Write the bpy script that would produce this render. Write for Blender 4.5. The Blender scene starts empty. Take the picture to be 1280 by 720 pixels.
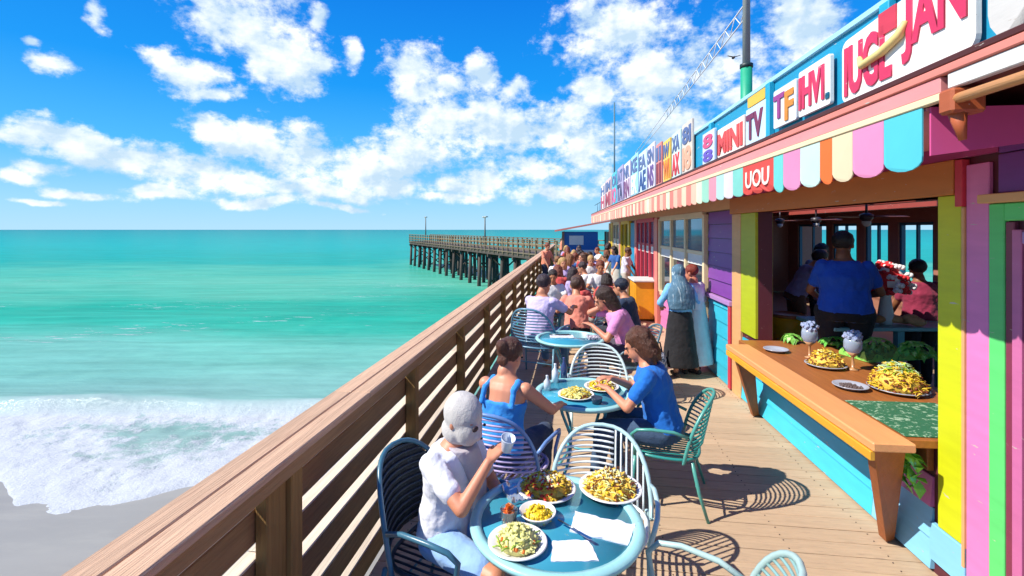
import bpy, math, random
from mathutils import Vector, Matrix, noise as mnoise
random.seed(7)
S = bpy.context.scene
COL = S.collection
R_ = math.radians
F_PX = 597.0
YAW = R_(7.35)
EYE = 2.1
FW = Vector((-math.sin(YAW), math.cos(YAW), 0)); RT = Vector((math.cos(YAW), math.sin(YAW), 0))
BROT = R_(2.09)

def cam_pt(lat, d, z=0.0):
    p = FW*d + RT*lat; p.z = z; return p
def on_plane(u, v, z):                       # photo point -> place on a level plane
    d = F_PX*(EYE-z)/(v-287.0); return cam_pt((u-640)/F_PX*d, d, z)
def at_depth(u, v, d):
    return cam_pt((u-640)/F_PX*d, d, EYE-(v-287.0)*d/F_PX)
def to_b(p):                                  # world -> building frame
    return Matrix.Rotation(-BROT, 4, 'Z') @ p
def bd(u, X, ):                               # building-frame Y of a point seen in column u on the line X
    d = F_PX*X/0.9958/(u-695.0); return (d+X*0.0917)/0.9958

# ------------------------------------------------------------------ materials
def lin(c):
    return c/12.92 if c <= .04045 else ((c+.055)/1.055)**2.4
def hx(s):
    s = s.lstrip('#'); return tuple(lin(int(s[i:i+2], 16)/255) for i in (0, 2, 4))
_M = {}
def nd(nt, t, **kw):
    n = nt.nodes.new(t)
    for k, v in kw.items(): setattr(n, k, v)
    return n
def mat(name, col, rough=.5, var=.12, scale=6.0, stretch=(1, 1, 1), bump=.0, bscale=40.0, metal=0.0, tint=0.0, dirt=0.0, spec=.5, sheen=0.0, col2=None, c2lo=.5, c2hi=.62, trans=0.0, alpha=1.0, coat=0.0):
    if name in _M: return _M[name]
    m = bpy.data.materials.new(name); m.use_nodes = True
    nt = m.node_tree; L = nt.links; b = nt.nodes['Principled BSDF']
    c = hx(col) if isinstance(col, str) else col
    tc = nd(nt, 'ShaderNodeTexCoord'); mp = nd(nt, 'ShaderNodeMapping'); mp.inputs['Scale'].default_value = stretch
    L.new(tc.outputs['Object'], mp.inputs[0])
    nz = nd(nt, 'ShaderNodeTexNoise'); nz.inputs['Scale'].default_value = scale; nz.inputs['Detail'].default_value = 5
    L.new(mp.outputs[0], nz.inputs['Vector'])
    mx = nd(nt, 'ShaderNodeMix', data_type='RGBA')
    mx.inputs[6].default_value = (*[x*(1-var*1.6) for x in c], 1); mx.inputs[7].default_value = (*[min(x*(1+var*1.2), .95) for x in c], 1)
    L.new(nz.outputs['Fac'], mx.inputs[0]); out = mx.outputs[2]
    if col2:
        n2 = nd(nt, 'ShaderNodeTexNoise'); n2.inputs['Scale'].default_value = scale*1.9; n2.inputs['Detail'].default_value = 6; n2.inputs['Roughness'].default_value = .65
        L.new(mp.outputs[0], n2.inputs['Vector'])
        mr = nd(nt, 'ShaderNodeMapRange'); mr.inputs[1].default_value = c2lo; mr.inputs[2].default_value = c2hi
        L.new(n2.outputs['Fac'], mr.inputs[0])
        m2 = nd(nt, 'ShaderNodeMix', data_type='RGBA'); L.new(mr.outputs[0], m2.inputs[0]); L.new(out, m2.inputs[6]); m2.inputs[7].default_value = (*hx(col2), 1); out = m2.outputs[2]
    if tint:
        at = nd(nt, 'ShaderNodeAttribute', attribute_name='tint')
        mr = nd(nt, 'ShaderNodeMapRange'); mr.inputs[3].default_value = 1-tint; mr.inputs[4].default_value = 1+tint
        L.new(at.outputs['Fac'], mr.inputs[0])
        m3 = nd(nt, 'ShaderNodeVectorMath', operation='SCALE'); L.new(out, m3.inputs[0]); L.new(mr.outputs[0], m3.inputs['Scale']); out = m3.outputs[0]
    L.new(out, b.inputs['Base Color'])
    b.inputs['Roughness'].default_value = rough; b.inputs['Metallic'].default_value = metal
    b.inputs['Specular IOR Level'].default_value = spec
    if sheen: b.inputs['Sheen Weight'].default_value = sheen
    if trans: b.inputs['Transmission Weight'].default_value = trans
    if coat: b.inputs['Coat Weight'].default_value = coat
    b.inputs['Alpha'].default_value = alpha
    if bump:
        nb = nd(nt, 'ShaderNodeTexNoise'); nb.inputs['Scale'].default_value = bscale; nb.inputs['Detail'].default_value = 4
        L.new(mp.outputs[0], nb.inputs['Vector'])
        bp = nd(nt, 'ShaderNodeBump'); bp.inputs['Strength'].default_value = bump; bp.inputs['Distance'].default_value = .01
        L.new(nb.outputs['Fac'], bp.inputs['Height']); L.new(bp.outputs[0], b.inputs['Normal'])
    _M[name] = m; return m
def paint(col, **k):
    k.setdefault('rough', .5); k.setdefault('var', .10); k.setdefault('bump', .06); k.setdefault('bscale', 50); k.setdefault('col2', 'BDB2A6'); k.setdefault('c2lo', .665); k.setdefault('c2hi', .69); k.setdefault('tint', .07)
    return mat('paint_'+col.strip('#'), col, stretch=(3, .6, 3), **k)
def cloth(col, **k): return mat('cloth_'+col.strip('#'), col, rough=.85, var=.12, scale=9, bump=.35, bscale=55, sheen=.1, **k)
def skin(col='C98A68'): return mat('skin_'+col, col, rough=.5, var=.07, scale=12, bump=.08, bscale=120)
def hair(col): return mat('hair_'+col, col, rough=.42, var=.45, scale=34, stretch=(4, 4, .25), bump=.9, bscale=70)

# ------------------------------------------------------------------ mesh builder
class MB:
    def __init__(s): s.v = []; s.f = []; s.t = []; s.m = []; s.sm = []; s.T = Matrix.Identity(4); s.cur = 0
    def add(s, vs, fs, tint=None, smooth=False):
        o = len(s.v); s.v += [tuple(s.T @ Vector(p)) for p in vs]
        t = random.random() if tint is None else tint
        for f in fs: s.f.append(tuple(i+o for i in f)); s.t.append(t); s.m.append(s.cur); s.sm.append(smooth)
        return s
    def box(s, a, b, tint=None, bev=0.0):
        x0, y0, z0 = a; x1, y1, z1 = b
        if x0 > x1: x0, x1 = x1, x0
        if y0 > y1: y0, y1 = y1, y0
        if z0 > z1: z0, z1 = z1, z0
        if bev <= 0 or min(x1-x0, y1-y0, z1-z0) < 2.2*bev:
            vs = [(x0,y0,z0),(x1,y0,z0),(x1,y1,z0),(x0,y1,z0),(x0,y0,z1),(x1,y0,z1),(x1,y1,z1),(x0,y1,z1)]
            return s.add(vs, [(0,3,2,1),(4,5,6,7),(0,1,5,4),(1,2,6,5),(2,3,7,6),(3,0,4,7)], tint)
        e = bev; vs = []; idx = {}
        for ix, (xa, sx) in enumerate(((x0, 1), (x1, -1))):
            for iy, (ya, sy) in enumerate(((y0, 1), (y1, -1))):
                for iz, (za, sz) in enumerate(((z0, 1), (z1, -1))):
                    idx[ix, iy, iz] = len(vs); vs += [(xa, ya+sy*e, za+sz*e), (xa+sx*e, ya, za+sz*e), (xa+sx*e, ya+sy*e, za)]
        g = lambda ix, iy, iz, k: idx[ix, iy, iz]+k
        fs = [(g(0,0,0,0),g(0,0,1,0),g(0,1,1,0),g(0,1,0,0)),(g(1,0,0,0),g(1,1,0,0),g(1,1,1,0),g(1,0,1,0)),
              (g(0,0,0,1),g(1,0,0,1),g(1,0,1,1),g(0,0,1,1)),(g(0,1,0,1),g(0,1,1,1),g(1,1,1,1),g(1,1,0,1)),
              (g(0,0,0,2),g(0,1,0,2),g(1,1,0,2),g(1,0,0,2)),(g(0,0,1,2),g(1,0,1,2),g(1,1,1,2),g(0,1,1,2))]
        for iy in (0, 1):
            for iz in (0, 1):
                q = (g(0,iy,iz,1),g(1,iy,iz,1),g(1,iy,iz,2),g(0,iy,iz,2)); fs.append(q if iy == iz else q[::-1])
        for ix in (0, 1):
            for iz in (0, 1):
                q = (g(ix,0,iz,0),g(ix,1,iz,0),g(ix,1,iz,2),g(ix,0,iz,2)); fs.append(q[::-1] if ix == iz else q)
        for ix in (0, 1):
            for iy in (0, 1):
                q = (g(ix,iy,0,0),g(ix,iy,1,0),g(ix,iy,1,1),g(ix,iy,0,1)); fs.append(q if ix == iy else q[::-1])
        for ix in (0, 1):
            for iy in (0, 1):
                for iz in (0, 1):
                    q = (g(ix,iy,iz,0),g(ix,iy,iz,1),g(ix,iy,iz,2)); fs.append(q if (ix+iy+iz) % 2 == 0 else q[::-1])
        return s.add(vs, fs, tint)
    def tube(s, pts, r, n=8, closed=False, tint=None, flat=1.0):
        pts = [Vector(p) for p in pts]; N = len(pts); rs = r if isinstance(r, (list, tuple)) else [r]*N
        vs = []; up = None
        for i, p in enumerate(pts):
            a = pts[(i-1) % N] if (closed or i > 0) else p; b = pts[(i+1) % N] if (closed or i < N-1) else p
            t = (b-a).normalized() if (b-a).length > 1e-9 else Vector((0, 0, 1))
            if up is None:
                up = Vector((0, 0, 1)) if abs(t.z) < .9 else Vector((1, 0, 0))
            x = up.cross(t); x = x.normalized() if x.length > 1e-6 else Vector((1, 0, 0)); y = t.cross(x).normalized(); up = y
            for k in range(n):
                an = 2*math.pi*k/n; vs.append(p+(x*math.cos(an)+y*math.sin(an)*flat)*rs[i])
        fs = []
        for i in range(N if closed else N-1):
            j = (i+1) % N
            for k in range(n): fs.append((i*n+k, i*n+(k+1) % n, j*n+(k+1) % n, j*n+k))
        if not closed: fs.append(tuple(range(n))[::-1]); fs.append(tuple((N-1)*n+k for k in range(n)))
        return s.add(vs, fs, tint, True)
    def lathe(s, prof, n=32, c=(0, 0, 0), tint=None, sx=1, sy=1, closed=True):
        vs = []; m = len(prof)
        for (r, z) in prof:
            for k in range(n):
                a = 2*math.pi*k/n; vs.append((c[0]+r*math.cos(a)*sx, c[1]+r*math.sin(a)*sy, c[2]+z))
        fs = [(i*n+k, i*n+(k+1) % n, (i+1)*n+(k+1) % n, (i+1)*n+k) for i in range(m-1) for k in range(n)]
        if closed: fs.append(tuple(range(n))[::-1]); fs.append(tuple((m-1)*n+k for k in range(n)))
        return s.add(vs, fs, tint, True)
    def ball(s, c, r, n=12, m=8, tint=None):
        rx, ry, rz = (r, r, r) if isinstance(r, (int, float)) else r
        prof = [(math.sin(math.pi*i/m), -math.cos(math.pi*i/m)) for i in range(m+1)]
        vs = [(c[0], c[1], c[2]-rz)]; fs = []
        for i in range(1, m):
            for k in range(n):
                a = 2*math.pi*k/n; vs.append((c[0]+rx*prof[i][0]*math.cos(a), c[1]+ry*prof[i][0]*math.sin(a), c[2]+rz*prof[i][1]))
        vs.append((c[0], c[1], c[2]+rz)); top = len(vs)-1
        for k in range(n):
            fs.append((0, 1+(k+1) % n, 1+k)); fs.append((top, 1+(m-2)*n+k, 1+(m-2)*n+(k+1) % n))
            for i in range(m-2): fs.append((1+i*n+k, 1+i*n+(k+1) % n, 1+(i+1)*n+(k+1) % n, 1+(i+1)*n+k))
        return s.add(vs, fs, tint, True)
    def cap(s, a, ra, b, rb, n=12):
        a = Vector(a); b = Vector(b); s.ball(a, ra, n); s.ball(b, rb, n)
        if (b-a).length > 1e-5: s.tube([a, b], [ra, rb], n)
        return s
    def loft(s, rings, n=18):                     # rings: (center, xaxis*rx, yaxis*ry)
        vs = []
        for c, ax, ay in rings:
            for k in range(n):
                a = 2*math.pi*k/n; vs.append(Vector(c)+Vector(ax)*math.cos(a)+Vector(ay)*math.sin(a))
        m = len(rings); fs = [(i*n+k, i*n+(k+1) % n, (i+1)*n+(k+1) % n, (i+1)*n+k) for i in range(m-1) for k in range(n)]
        fs.append(tuple(range(n))[::-1]); fs.append(tuple((m-1)*n+k for k in range(n)))
        return s.add(vs, fs, None, True)
    def prism(s, pts, d, tint=None):              # closed outline pts (3D) extruded by vector d
        n = len(pts); d = Vector(d); vs = [Vector(p) for p in pts]+[Vector(p)+d for p in pts]
        return s.add(vs, [tuple(range(n))[::-1], tuple(range(n, 2*n))]+[(k, (k+1) % n, n+(k+1) % n, n+k) for k in range(n)], tint)
    def mesh(s, name, mats):
        me = bpy.data.meshes.new(name); me.from_pydata(s.v, [], s.f)
        for m in (mats if isinstance(mats, (list, tuple)) else [mats]): me.materials.append(m)
        me.polygons.foreach_set('material_index', s.m); me.polygons.foreach_set('use_smooth', s.sm)
        at = me.attributes.new('tint', 'FLOAT', 'FACE'); at.data.foreach_set('value', s.t)
        me.update(); return me
    def build(s, name, mats, parent=None, loc=None, rz=None, recalc=False):
        me = s.mesh(name, mats)
        if recalc:
            import bmesh
            bm = bmesh.new(); bm.from_mesh(me); bmesh.ops.recalc_face_normals(bm, faces=bm.faces); bm.to_mesh(me); bm.free()
        o = bpy.data.objects.new(name, me); COL.objects.link(o)
        if parent: o.parent = parent
        if loc is not None: o.location = loc
        if rz is not None: o.rotation_euler.z = rz
        return o

def tag(o, label=None, cat=None, group=None, kind=None):
    if label: o['label'] = label
    if cat: o['category'] = cat
    if group: o['group'] = group
    if kind: o['kind'] = kind
    return o
def empty(name, loc=(0, 0, 0), rz=0, label=None, cat=None, group=None):
    o = bpy.data.objects.new(name, None); COL.objects.link(o); o.location = loc; o.rotation_euler.z = rz; o.empty_display_size = .1
    return tag(o, label, cat, group)
def bempty(name, label, cat, group=None): return empty(name, (0, 0, 0), BROT, label, cat, group)
def copy_tree(o, parent=None):
    kids = list(o.children); c = o.copy(); COL.objects.link(c); c.parent = parent
    for k in kids: copy_tree(k, c)
    return c
def recolor(root, mapping):                      # own materials for a copy
    for ch in [root]+list(root.children_recursive):
        if ch.type == 'MESH' and ch.name.split('.')[0] in mapping:
            for sl in ch.material_slots: sl.link = 'OBJECT'; sl.material = mapping[ch.name.split('.')[0]]
def evaluated(o, name):
    dg = bpy.context.evaluated_depsgraph_get(); dg.update(); me = bpy.data.meshes.new_from_object(o.evaluated_get(dg)); me.name = name; return me
_cl = bpy.data.textures.new('folds', 'CLOUDS'); _cl.noise_scale = .085; _cl.noise_depth = 2
_hr = bpy.data.textures.new('locks', 'CLOUDS'); _hr.noise_scale = .035
def remesh(mb, name, material, parent, vox=.01, smooth=4, disp=0.0, tex=None, dec=None):
    me = mb.mesh(name, material); t = bpy.data.objects.new('tmp', me); COL.objects.link(t)
    r = t.modifiers.new('r', 'REMESH'); r.mode = 'VOXEL'; r.voxel_size = vox; r.use_smooth_shade = True
    s = t.modifiers.new('s', 'SMOOTH'); s.factor = .5; s.iterations = smooth
    if disp:
        d = t.modifiers.new('d', 'DISPLACE'); d.texture = tex or _cl; d.strength = disp; d.mid_level = .5
    m2 = evaluated(t, name)
    m2.materials.clear(); m2.materials.append(material)
    bpy.data.objects.remove(t); bpy.data.meshes.remove(me)
    m2.polygons.foreach_set('use_smooth', [True]*len(m2.polygons))
    o = bpy.data.objects.new(name, m2); COL.objects.link(o); o.parent = parent; return o
def text_mesh(txt, size, width, height, extr, name, material, parent, M, bold=.02, mirror=False):
    cu = bpy.data.curves.new('t', 'FONT'); cu.body = txt; cu.size = 1; cu.extrude = extr; cu.offset = bold; cu.align_x = 'LEFT'
    cu.resolution_u = 3
    t = bpy.data.objects.new('t', cu); COL.objects.link(t); bpy.context.view_layer.update()
    me = evaluated(t, name); bpy.data.objects.remove(t); bpy.data.curves.remove(cu)
    xs = [v.co.x for v in me.vertices]; ys = [v.co.y for v in me.vertices]
    x0, x1, y0, y1 = min(xs), max(xs), min(ys), max(ys)
    for v in me.vertices:
        v.co = M @ Vector(((v.co.x-x0)/(x1-x0)*width, (v.co.y-y0)/(y1-y0)*height, v.co.z))
    me.materials.clear(); me.materials.append(material); me.update()
    o = bpy.data.objects.new(name, me); COL.objects.link(o); o.parent = parent; return o

# ------------------------------------------------------------------ world, sun, camera
SUNV = Vector((.93, .33, -1.0)).normalized()
def world():
    w = bpy.data.worlds.new('World'); S.world = w; w.use_nodes = True; nt = w.node_tree; L = nt.links
    bg = nt.nodes['Background']; out = nt.nodes['World Output']
    sky = nd(nt, 'ShaderNodeTexSky', sky_type='NISHITA'); sky.sun_disc = False
    d = -SUNV; sky.sun_elevation = math.asin(d.z); sky.sun_rotation = math.atan2(d.x, d.y)
    sky.air_density = 1.0; sky.dust_density = .3; sky.ozone_density = 2.5
    hs = nd(nt, 'ShaderNodeMix', data_type='RGBA'); hs.inputs[0].default_value = .97
    L.new(sky.outputs[0], hs.inputs[6])
    tc = nd(nt, 'ShaderNodeTexCoord'); sp = nd(nt, 'ShaderNodeSeparateXYZ'); L.new(tc.outputs['Generated'], sp.inputs[0])
    az = nd(nt, 'ShaderNodeMath', operation='ARCTAN2'); L.new(sp.outputs[0], az.inputs[0]); L.new(sp.outputs[1], az.inputs[1])
    el = nd(nt, 'ShaderNodeMath', operation='ARCSINE'); L.new(sp.outputs[2], el.inputs[0])
    er = nd(nt, 'ShaderNodeValToRGB'); L.new(el.outputs[0], er.inputs[0]); c_ = er.color_ramp
    c_.elements[0].position = 0; c_.elements[0].color = (*hx('A9D6F2'), 1); c_.elements[1].position = .9; c_.elements[1].color = (*hx('004FB0'), 1)
    for p_, h_ in ((.05, '93CEF2'), (.14, '48B2F2'), (.28, '0C92EC'), (.48, '0074DC')):
        e = c_.elements.new(p_); e.color = (*hx(h_), 1)
    es = nd(nt, 'ShaderNodeVectorMath', operation='SCALE'); L.new(er.outputs[0], es.inputs[0]); es.inputs['Scale'].default_value = 6.0
    L.new(es.outputs[0], hs.inputs[7])
    cb = nd(nt, 'ShaderNodeCombineXYZ'); L.new(az.outputs[0], cb.inputs[0]); L.new(el.outputs[0], cb.inputs[1])
    # warp the position a little so that cloud edges billow
    wn = nd(nt, 'ShaderNodeTexNoise'); wn.inputs['Scale'].default_value = 7; wn.inputs['Detail'].default_value = 3; L.new(cb.outputs[0], wn.inputs['Vector'])
    ws = nd(nt, 'ShaderNodeVectorMath', operation='SUBTRACT'); L.new(wn.outputs['Color'], ws.inputs[0]); ws.inputs[1].default_value = (.5, .5, .5)
    wm = nd(nt, 'ShaderNodeVectorMath', operation='MULTIPLY_ADD'); L.new(ws.outputs[0], wm.inputs[0]); wm.inputs[1].default_value = (.09, .07, 0); L.new(cb.outputs[0], wm.inputs[2])
    blobs = [(305,30,85,62),(345,75,62,48),(215,72,42,24),(250,88,50,30),(270,115,38,14),(65,85,36,16),(40,62,18,10),(120,22,12,20),
             (85,178,80,22),(30,182,50,16),(165,196,70,22),(225,208,60,22),(60,215,60,9),(262,155,42,22),(320,175,70,30),(262,212,60,30),(385,190,60,34),(440,205,60,42),
             (515,78,36,36),(535,110,42,34),(565,150,66,46),(620,165,70,42),(500,200,50,40),(606,90,22,24),(640,110,24,14),(690,165,52,36),(735,180,50,50),(715,135,34,22),
             (770,35,80,66),(800,95,66,56),(745,110,36,26),(905,70,58,50),(1000,40,60,60),(850,165,72,46),(930,120,40,40),
             (612,222,42,16),(560,246,60,8),(110,243,50,7),(330,250,60,7),(441,60,14,24),(395,22,16,16),(395,75,16,16),(200,238,60,9),(300,225,90,16),(20,225,50,9),(400,238,70,14),(490,228,60,18),(570,232,60,17),(650,212,70,20),(700,240,50,12),(60,255,40,4),(430,258,50,5),
             (-150,120,120,50),(-320,200,160,30),(1300,120,160,80),(1500,40,120,60)]
    prev = None
    for (u, v, ru, rv) in blobs:
        a = (u-640)/F_PX; b = (287-v)/F_PX
        A = math.atan(a)-YAW; E = math.atan2(b, math.sqrt(1+a*a)); k = math.cos(math.atan(a))**2; ke = math.cos(math.atan(a))*math.cos(E)**2
        s1 = nd(nt, 'ShaderNodeVectorMath', operation='SUBTRACT'); L.new(wm.outputs[0], s1.inputs[0]); s1.inputs[1].default_value = (A, E, 0)
        s2 = nd(nt, 'ShaderNodeVectorMath', operation='MULTIPLY'); L.new(s1.outputs[0], s2.inputs[0]); s2.inputs[1].default_value = (F_PX/(ru*k), F_PX/(rv*ke), 0)
        s3 = nd(nt, 'ShaderNodeVectorMath', operation='LENGTH'); L.new(s2.outputs[0], s3.inputs[0])
        if prev is None: prev = s3.outputs['Value']
        else:
            mn = nd(nt, 'ShaderNodeMath', operation='SMOOTH_MIN'); mn.inputs[2].default_value = .25; L.new(prev, mn.inputs[0]); L.new(s3.outputs['Value'], mn.inputs[1]); prev = mn.outputs[0]
    # fractal detail on the direction sphere, squashed towards the horizon
    mpn = nd(nt, 'ShaderNodeVectorMath', operation='MULTIPLY'); L.new(cb.outputs[0], mpn.inputs[0]); mpn.inputs[1].default_value = (1, 1.35, 1)
    n1 = nd(nt, 'ShaderNodeTexNoise'); n1.inputs['Scale'].default_value = 8; n1.inputs['Detail'].default_value = 7; n1.inputs['Roughness'].default_value = .62; L.new(mpn.outputs[0], n1.inputs['Vector'])
    of = nd(nt, 'ShaderNodeVectorMath', operation='ADD'); L.new(mpn.outputs[0], of.inputs[0]); of.inputs[1].default_value = (-.012, .03, 0)
    n2 = nd(nt, 'ShaderNodeTexNoise'); n2.inputs['Scale'].default_value = 8; n2.inputs['Detail'].default_value = 4; n2.inputs['Roughness'].default_value = .5; L.new(of.outputs[0], n2.inputs['Vector'])
    # density = (1-dist)*a + noise
    dn = nd(nt, 'ShaderNodeMath', operation='MULTIPLY_ADD'); L.new(prev, dn.inputs[0]); dn.inputs[1].default_value = -.62; dn.inputs[2].default_value = .66
    nn = nd(nt, 'ShaderNodeMath', operation='MULTIPLY_ADD'); L.new(n1.outputs['Fac'], nn.inputs[0]); nn.inputs[1].default_value = 1.8
    n4 = nd(nt, 'ShaderNodeTexNoise'); n4.inputs['Scale'].default_value = 24; n4.inputs['Detail'].default_value = 5; n4.inputs['Roughness'].default_value = .65; L.new(mpn.outputs[0], n4.inputs['Vector'])
    n4m = nd(nt, 'ShaderNodeMath', operation='MULTIPLY_ADD'); L.new(n4.outputs['Fac'], n4m.inputs[0]); n4m.inputs[1].default_value = 1.1; L.new(dn.outputs[0], n4m.inputs[2])
    n4s = nd(nt, 'ShaderNodeMath', operation='SUBTRACT'); L.new(n4m.outputs[0], n4s.inputs[0]); n4s.inputs[1].default_value = .55; L.new(n4s.outputs[0], nn.inputs[2])
    mr = nd(nt, 'ShaderNodeMapRange', interpolation_type='SMOOTHSTEP'); mr.inputs[1].default_value = .84; mr.inputs[2].default_value = 1.32; L.new(nn.outputs[0], mr.inputs[0])
    # light and shade of the cloud from its own relief
    df = nd(nt, 'ShaderNodeMath', operation='SUBTRACT'); L.new(n1.outputs['Fac'], df.inputs[0]); L.new(n2.outputs['Fac'], df.inputs[1])
    sh = nd(nt, 'ShaderNodeMapRange'); sh.inputs[1].default_value = -.08; sh.inputs[2].default_value = .10; L.new(df.outputs[0], sh.inputs[0])
    cc = nd(nt, 'ShaderNodeMix', data_type='RGBA'); L.new(sh.outputs[0], cc.inputs[0]); cc.inputs[6].default_value = (3.1, 4.1, 5.0, 1); cc.inputs[7].default_value = (5.9, 6.1, 6.2, 1)
    mx = nd(nt, 'ShaderNodeMix', data_type='RGBA'); ml = nd(nt, 'ShaderNodeMath', operation='MULTIPLY'); ml.inputs[1].default_value = .96; L.new(mr.outputs[0], ml.inputs[0])
    L.new(ml.outputs[0], mx.inputs[0]); L.new(hs.outputs[2], mx.inputs[6]); L.new(cc.outputs[2], mx.inputs[7])
    L.new(mx.outputs[2], bg.inputs['Color']); bg.inputs['Strength'].default_value = .11
world()
sl = bpy.data.lights.new('sun', 'SUN'); sl.energy = 3.9; sl.angle = R_(.5); sl.color = (1, .95, .87)
so = bpy.data.objects.new('sun', sl); COL.objects.link(so); so.rotation_euler = SUNV.to_track_quat('-Z', 'Y').to_euler()
cd = bpy.data.cameras.new('camera'); cam = bpy.data.objects.new('camera', cd); COL.objects.link(cam)
cd.sensor_width = 36; cd.lens = 36*F_PX/1280; cd.shift_y = -73/1280; cd.clip_end = 60000; cd.clip_start = .05
cam.location = (0, 0, EYE); cam.rotation_euler = (math.pi/2, 0, YAW); S.camera = cam
S.view_settings.view_transform = 'Standard'; S.view_settings.look = 'None'; S.view_settings.gamma = 1; S.view_settings.exposure = .82
S.cycles.max_bounces = 5

# ------------------------------------------------------------------ sea and beach
SEA = -4.0
def n3(x, y, z=0): return mnoise.noise(Vector((x, y, z)))
def edge(x):                                      # where the last foam stops on the sand
    e = 10.35+.30*max(0, x+9.0)+.9*max(0, -11.0-x)*.6
    e = min(e, 15.0)
    return e+.75*n3(x*.45, 3.1)+.35*n3(x*1.3, 7.7)+.12*n3(x*4, 1.2)
def sea():
    xs = []; x = 0
    pos = [0.0]
    st = .14
    while pos[-1] < 22000:
        pos.append(pos[-1]+st)
        if pos[-1] > 20: st *= 1.14
    xs = [-p for p in pos[::-1]]+pos[1:]
    ts = []; t = 0; st = .10
    while t < 22000:
        ts.append(t); t += st
        if t > 9: st *= 1.022
        if t > 60: st *= 1.12
    V = []; Fc = []; nx = len(xs)
    for t in ts:
        for x in xs:
            y = edge(x)+t if t < 6 else (edge(x)*(max(0, 1-(t-6)/25))+13*(min(1, (t-6)/25)))+t
            far = max(0.0, 1-y/160)
            z = SEA
            if y < 160 and abs(x) < 90:
                z += far*(.07*n3(x*.25, y*.55)+.035*n3(x*.9, y*1.6, 5))
                yc = 15.9+.6*n3(x*.18, 9.2)-.02*x
                h = .34+.16*n3(x*.3, 4.4)
                dy = y-yc; z += h*math.exp(-(dy/(.35 if dy < 0 else 1.1))**2)
                yc2 = 24.5+.9*n3(x*.12, 2.2); dy = y-yc2; z += .13*math.exp(-(dy/1.4)**2)
                yc3 = 33+1.3*n3(x*.1, 6.2); dy = y-yc3; z += .14*math.exp(-(dy/1.8)**2)
                if y < 15.7: z += .05*n3(x*2.2, y*2.2, 3)*min(1, t/2)+.03*abs(n3(x*5, y*5, 8))*min(1, t)
            if t < .6: z = min(z, SEA-.07+t*.20)
            V.append((x, y, z))
    for j in range(len(ts)-1):
        for i in range(nx-1): Fc.append((j*nx+i, j*nx+i+1, (j+1)*nx+i+1, (j+1)*nx+i))
    me = bpy.data.meshes.new('sea'); me.from_pydata(V, [], Fc); me.polygons.foreach_set('use_smooth', [True]*len(Fc))
    sh = me.attributes.new('shore', 'FLOAT', 'POINT')
    sh.data.foreach_set('value', [t for t in ts for x in xs])
    m = bpy.data.materials.new('sea_water'); m.use_nodes = True; nt = m.node_tree; L = nt.links; b = nt.nodes['Principled BSDF']
    tc = nd(nt, 'ShaderNodeTexCoord'); sp = nd(nt, 'ShaderNodeSeparateXYZ'); L.new(tc.outputs['Object'], sp.inputs[0])
    def noise_(sc, st, det=5, rg=.55, w=0):
        mp = nd(nt, 'ShaderNodeMapping'); mp.inputs['Scale'].default_value = st; mp.inputs['Location'].default_value = (w, w*2, 0); L.new(tc.outputs['Object'], mp.inputs[0])
        n = nd(nt, 'ShaderNodeTexNoise'); n.inputs['Scale'].default_value = sc; n.inputs['Detail'].default_value = det; n.inputs['Roughness'].default_value = rg; L.new(mp.outputs[0], n.inputs['Vector']); return n
    def mth(op, a, b_, c_=None):
        n = nd(nt, 'ShaderNodeMath', operation=op)
        for i, q in enumerate((a, b_, c_)):
            if q is None: continue
            if isinstance(q, (int, float)): n.inputs[i].default_value = q
            else: L.new(q, n.inputs[i])
        return n.outputs[0]
    # colour by distance offshore (depth of the water), broken by sand bars
    lg = mth('LOGARITHM', sp.outputs[1], 10)
    nb = noise_(.05, (.5, 1.2, 1), 5)
    lg2 = mth('MULTIPLY_ADD', nb.outputs['Fac'], .44, mth('ADD', lg, -.22))
    rp = nd(nt, 'ShaderNodeValToRGB'); mr = nd(nt, 'ShaderNodeMapRange'); mr.inputs[1].default_value = 1.0; mr.inputs[2].default_value = 3.4
    L.new(lg2, mr.inputs[0]); L.new(mr.outputs[0], rp.inputs[0])
    cr = rp.color_ramp; pts = [(10, '9CAFA6'), (16, '78A89E'), (23, '6AB09E'), (30, '36A48C'), (38, '249E84'), (50, '5CAE94'), (66, '50AC92'), (90, '149C8E'), (180, '0AA09A'), (500, '069494'), (2400, '06868C')]
    def pp(y): return (math.log10(y)-1)/2.4
    cr.elements[0].position = pp(pts[0][0]); cr.elements[0].color = (*hx(pts[0][1]), 1); cr.elements[1].position = 1; cr.elements[1].color = (*hx(pts[-1][1]), 1)
    for y, c in pts[1:-1]:
        e = cr.elements.new(pp(y)); e.color = (*hx(c), 1)
    # fine streaks
    ns = noise_(.6, (.25, 2.2, 1), 6, .6, 3)
    mrs = nd(nt, 'ShaderNodeMapRange'); mrs.inputs[1].default_value = .3; mrs.inputs[2].default_value = .7; mrs.inputs[3].default_value = .82; mrs.inputs[4].default_value = 1.16; L.new(ns.outputs['Fac'], mrs.inputs[0])
    vs = nd(nt, 'ShaderNodeVectorMath', operation='SCALE'); L.new(rp.outputs[0], vs.inputs[0]); L.new(mrs.outputs[0], vs.inputs['Scale'])
    # foam
    y = sp.outputs[1]; at = nd(nt, 'ShaderNodeAttribute', attribute_name='shore')
    nf = noise_(1.0, (1, 1.5, 1), 8, .68); nf2 = noise_(3.6, (1, 1, 1), 6, .7, 9); nl = noise_(.22, (.6, 1.6, 1), 3, .5, 5)
    f0 = nd(nt, 'ShaderNodeMapRange'); f0.inputs[1].default_value = 16.5; f0.inputs[2].default_value = 15.4
    yw = mth('MULTIPLY_ADD', nl.outputs['Fac'], 1.8, mth('ADD', y, -.9)); L.new(yw, f0.inputs[0])
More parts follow.
